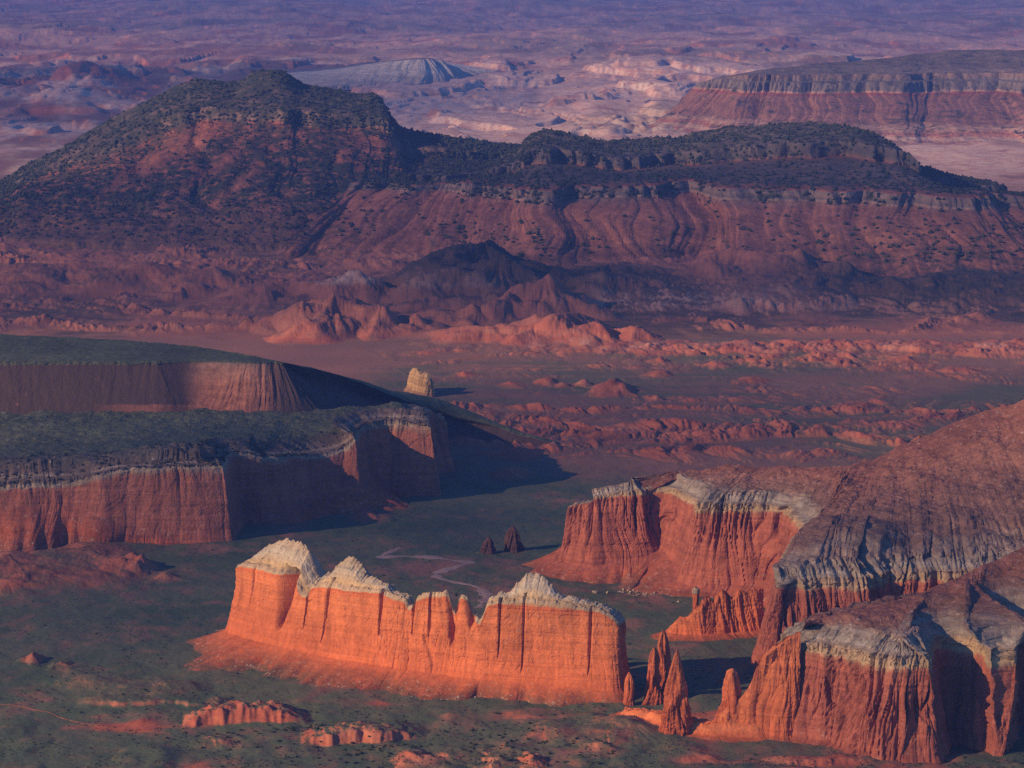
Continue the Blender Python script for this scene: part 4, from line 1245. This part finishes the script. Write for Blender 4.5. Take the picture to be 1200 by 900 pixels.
# ------------------------------------------------------------------ small things
def blob_mesh(rng, n_lump, detail=1):
    """leafy clump: several small irregular lumps made of little facets"""
    V, Fc = [], []
    ico = [(0, 0, 1), (.89, 0, .45), (.28, .85, .45), (-.72, .53, .45), (-.72, -.53, .45), (.28, -.85, .45), (.72, .53, -.45), (-.28, .85, -.45), (-.89, 0, -.45), (-.28, -.85, -.45), (.72, -.53, -.45), (0, 0, -1)]
    fi = [(0, 1, 2), (0, 2, 3), (0, 3, 4), (0, 4, 5), (0, 5, 1), (1, 6, 2), (2, 7, 3), (3, 8, 4), (4, 9, 5), (5, 10, 1), (6, 7, 2), (7, 8, 3), (8, 9, 4), (9, 10, 5), (10, 6, 1), (11, 7, 6), (11, 8, 7), (11, 9, 8), (11, 10, 9), (11, 6, 10)]
    ico = np.array(ico)
    for k in range(n_lump):
        a = rng.uniform(0, 6.28); r = rng.uniform(0, .65)
        c = np.array([math.cos(a) * r, math.sin(a) * r, rng.uniform(.25, .75)])
        sc = rng.uniform(.25, .5)
        v = ico * sc * rng.uniform(.6, 1.35, (12, 1)) * np.array([1, 1, .85]) + c
        Fc.append(np.array(fi) + len(V) * 12); V.append(v)
    return np.concatenate(V), np.concatenate(Fc)


def scatter_field():
    q = np.concatenate(SCRUB)
    rng = np.random.default_rng(5)
    oc = np.array([(1, 0, .3), (-1, 0, .3), (0, 1, .3), (0, -1, .3), (0, 0, 1.1), (0, 0, -.5)])
    of = np.array([(0, 2, 4), (2, 1, 4), (1, 3, 4), (3, 0, 4), (2, 0, 5), (1, 2, 5), (3, 1, 5), (0, 3, 5)])
    n = len(q)
    a = rng.uniform(0, 6.28, n)
    v = oc[None] * q[:, None, 3:4] * rng.uniform(.7, 1.3, (n, 6, 1))
    x = v[..., 0] * np.cos(a)[:, None] - v[..., 1] * np.sin(a)[:, None]
    y = v[..., 0] * np.sin(a)[:, None] + v[..., 1] * np.cos(a)[:, None]
    V = np.stack([x, y, v[..., 2]], -1) + q[:, None, :3]
    Fc = of[None] + (np.arange(n) * 6)[:, None, None]
    me = mesh_from('juniper_scrub', V.reshape(-1, 3), Fc.reshape(-1, 3))
    o = link('juniper_scrub', me, M_SCRUB)
    tag(o, 'dark juniper scrub dotted over the mesa slopes and rims', 'scrub', kind='stuff')


# foreground shrubs, one object each
rng = np.random.default_rng(21)
bush_me = []
for k in range(5):
    V, Fc = blob_mesh(rng, 9)
    bush_me.append(mesh_from('desert_shrub', V, Fc))
    bush_me[-1].materials.append(M_BUSH)
spots = []
clusters = [(390, 885, 60, 14, 40), (330, 858, 70, 5, 28), (560, 872, 90, 12, 55), (640, 892, 60, 6, 24), (450, 880, 40, 10, 26), (370, 855, 14, 10, 16), (250, 872, 120, 18, 26), (130, 830, 120, 40, 14), (700, 880, 60, 12, 20), (1000, 892, 200, 5, 10), (600, 845, 80, 10, 14), (480, 850, 90, 14, 10)]
for cx_, cy_, sx, sy, n in clusters:
    for i in range(n):
        spots.append((cx_ + rng.normal(0, sx * .6), cy_ + rng.normal(0, sy * .7), rng.uniform(.9, 2.6)))
for i, (px_, py_, sz) in enumerate(spots[:290]):
    if py_ < 828 and px_ > 225:
        py_ = 832 + rng.uniform(0, 20)
    p = at_z(px_, py_, 0)
    zz = gz(p[0], p[1])[0]
    o = link('desert_shrub', bush_me[i % 5])
    o.location = (float(p[0]), float(p[1]), float(zz) - .2)
    o.scale = (sz * rng.uniform(.9, 1.5), sz, sz * rng.uniform(.7, 1.0))
    o.rotation_euler = (0, 0, rng.uniform(0, 6.28))
    tag(o, 'small dark green desert shrub on the valley floor in the foreground', 'shrub', 'shrubs dotting the valley floor')

# scattered junipers in the valley, as part of the mass
vx = rng.uniform(-40, 1240, 16000); vy = 900 - 340 * rng.uniform(0, 1, 16000) ** 1.5
keep = fbm(vx / 60, vy / 20, 4, 5) + .5 * fbm(vx / 14, vy / 5, 2, 6) > 0.0
p = at_z(vx[keep], vy[keep], 0)
pz = gz(p[:, 0], p[:, 1])
SCRUB.append(np.stack([p[:, 0], p[:, 1], pz, rng.uniform(.35, 1.0, len(p)) * np.where(rng.uniform(0, 1, len(p)) > .95, 1.8, 1)], -1))
scatter_field()


def boulder_mesh(seed):
    rg = np.random.default_rng(seed)
    import bmesh
    bm = bmesh.new()
    bmesh.ops.create_icosphere(bm, subdivisions=2, radius=1.0)
    pl = [(rg.normal(0, 1, 3), rg.uniform(.55, .85)) for _ in range(9)]
    for v in bm.verts:
        c = np.array(v.co)
        for nrm, dd in pl:
            nn = nrm / np.linalg.norm(nrm)
            e_ = c @ nn - dd
            if e_ > 0:
                c = c - nn * e_
        v.co = c * np.array([1.1, .9, .8]) + rg.normal(0, .02, 3)
    me = bpy.data.meshes.new('boulder')
    bm.to_mesh(me); bm.free()
    return me


bmes = [boulder_mesh(k) for k in range(4)]
bmes_p = []
for m_ in bmes:
    m_.materials.append(M_BOULDER)


def boulder(px_, py_, sz, label, group=None, k=0, red=False):
    p = at_z(px_, py_, 0)
    zz = gz(p[0], p[1])[0]
    o = link('boulder', bmes[k % 4])
    o.location = (float(p[0]), float(p[1]), float(zz) + sz * .35)
    o.scale = (sz, sz, sz)
    o.rotation_euler = (0, 0, k * 1.7)
    tag(o, label, 'boulder', group)


boulder(697, 696, 3.4, 'large pale round boulder lying alone on the green valley floor', k=0)
boulder(712, 695, 2.4, 'flatter pale boulder just right of the large round boulder', k=1)
boulder(795, 704, 2.0, 'single pale boulder left of the white capped pillar', k=2)
for i in range(70):
    t = rng.uniform(0, 1)
    boulder(730 + 45 * t + rng.normal(0, 5), 691 + rng.normal(0, 2.2) + 1.5 * t, rng.uniform(.6, 1.9), 'pale fallen boulder among the rubble at the foot of the far right cliff', 'fallen boulders below the far right cliff', k=i)
for i in range(40):
    boulder(rng.uniform(480, 570), 818 + rng.normal(0, 2.0), rng.uniform(.5, 1.1), 'small pale rock strewn along the foot of the sunlit butte', 'rocks at the foot of the butte', k=i)


# dry wash and dirt track, ribbons that follow the ground
def ribbon(name, pts, width, mat, lift=0.35, wv=0.3):
    P = np.array([at_z(a, b, 0)[:2] for a, b in pts])
    D, s = densify(P, 3.0, 12.0)
    n = normals(D, sig=3)
    w = width * np.clip(.8 + 1.1 * pn(s / 40, 0 * s, 3) + .6 * pn(s / 13, 0 * s, 4), .12, 2)
    ts = np.linspace(-1, 1, 7)
    V = []
    for t in ts:
        q = D + n * (w * t / 2)[:, None]
        V.append(np.stack([q[:, 0], q[:, 1], gz(q[:, 0], q[:, 1]) + lift * (1 - 0.6 * t * t)], -1))
    V = np.stack(V)
    me = mesh_from(name, V.reshape(-1, 3), grid_faces(len(ts), len(D))[:, ::-1], smooth=True)
    o = link(name, me, mat)
    tag(o, kind='structure')


ribbon('dry_wash', [(470, 640), (440, 652), (480, 650), (520, 656), (555, 660), (530, 666), (508, 673), (515, 680), (545, 684), (565, 690), (572, 698), (560, 712)], 14, M_WASH)
ribbon('dirt_track', [(-40, 824), (0, 824), (25, 826), (48, 833), (66, 838), (84, 845), (104, 849), (140, 855), (170, 857), (200, 860)], 2.2, M_TRACK)


# ------------------------------------------------------------------ air and added shade clouds
def build_haze():
    x0, x1, y0, y1, z0, z1 = -96000, 96000, -200, 97000, -140, 725
    V = [(x, y, z) for z in (z0, z1) for y in (y0, y1) for x in (x0, x1)]
    Fq = [(0, 2, 3, 1), (4, 5, 7, 6), (0, 1, 5, 4), (2, 6, 7, 3), (0, 4, 6, 2), (1, 3, 7, 5)]
    me = mesh_from('haze', V, Fq)
    m = bpy.data.materials.new('thin_blue_air'); m.use_nodes = True
    t = m.node_tree
    for n in list(t.nodes):
        t.nodes.remove(n)
    v = t.nodes.new('ShaderNodeVolumePrincipled')
    v.inputs['Density Attribute'].default_value = ''
    v.inputs['Color Attribute'].default_value = ''
    v.inputs['Temperature Attribute'].default_value = ''
    v.inputs['Color'].default_value = HAZE_COLOR
    v.inputs['Density'].default_value = HAZE_DENSITY
    v.inputs['Anisotropy'].default_value = 0.0
    o = t.nodes.new('ShaderNodeOutputMaterial')
    t.links.new(v.outputs[0], o.inputs['Volume'])
    ob = link('haze', me, m)
    tag(ob, kind='stuff')


build_haze()


def shade_cloud_mat(name, alpha):
    N = NT(name)
    d = N.attr('dens')
    nz = N.noise(N.pos(), 0.0012, 5, 0.6)
    f = N.math('MULTIPLY', N.math('MULTIPLY', d, N.mr(nz, 0.25, 0.6, 0.6, 1.15)), alpha, clamp=True)
    tr = N.n('ShaderNodeBsdfTransparent'); df = N.n('ShaderNodeBsdfDiffuse')
    df.inputs[0].default_value = (.85, .85, .87, 1)
    mx = N.n('ShaderNodeMixShader')
    N.put(mx.inputs[0], f); N.l(tr.outputs[0], mx.inputs[1]); N.l(df.outputs[0], mx.inputs[2])
    o = N.n('ShaderNodeOutputMaterial'); N.l(mx.outputs[0], o.inputs[0])
    return N.m


CLOUD_M = {}


def shade_cloud(px_, py_, z_t, rx, ry, alpha, alt, seed, rot=0.0):
    """an unseen, added cloud in the sky towards the sun whose shadow falls round the given spot"""
    c = at_z(px_, py_, z_t)
    k = (alt - z_t) / sun_dir[2]
    c = c + sun_dir * k
    na, nr_ = 96, 26
    th = np.linspace(0, 2 * np.pi, na, endpoint=False)[None, :]
    t = np.linspace(-1, 1, 2 * nr_ + 1)[:, None]           # -1 lower centre .. 0 rim .. 1 upper centre
    rad = 1 - np.abs(t)
    rad = 1 - rad if False else 1 - np.abs(t)
    rim = 1 + .28 * pn(np.cos(th) * 1.5 + seed, np.sin(th) * 1.5, 5) + .14 * pn(np.cos(th) * 4 + seed, np.sin(th) * 4, 6)
    x = np.cos(th) * rx * rad * rim; y = np.sin(th) * ry * rad * rim
    thick = np.sqrt(np.clip(1 - rad ** 2, 0, 1)) * (np.where(t > 0, 190.0, -60.0))
    zz = thick * (1 + .6 * pn(x / 400 + seed, y / 400, 7) * (t > 0)) + 0 * th
    cr, sr = math.cos(rot), math.sin(rot)
    X = c[0] + x * cr - y * sr; Y = c[1] + x * sr + y * cr
    V = np.stack([X, Y, c[2] + zz], -1)
    dens = np.clip((1 - rad) * 2.6, 0, 1) + 0 * th
    a = round(alpha, 2)
    if a not in CLOUD_M:
        CLOUD_M[a] = shade_cloud_mat('shade_cloud_vapour', a)
    me = mesh_from('shade_cloud', V.reshape(-1, 3), grid_faces(2 * nr_ + 1, na, True), {'dens': dens}, smooth=True)
    o = link('shade_cloud', me, CLOUD_M[a])
    tag(o, kind='structure')


for i_, a_ in enumerate(SHADE_CLOUDS):
    shade_cloud(*a_, seed=i_ * 3 + 1)
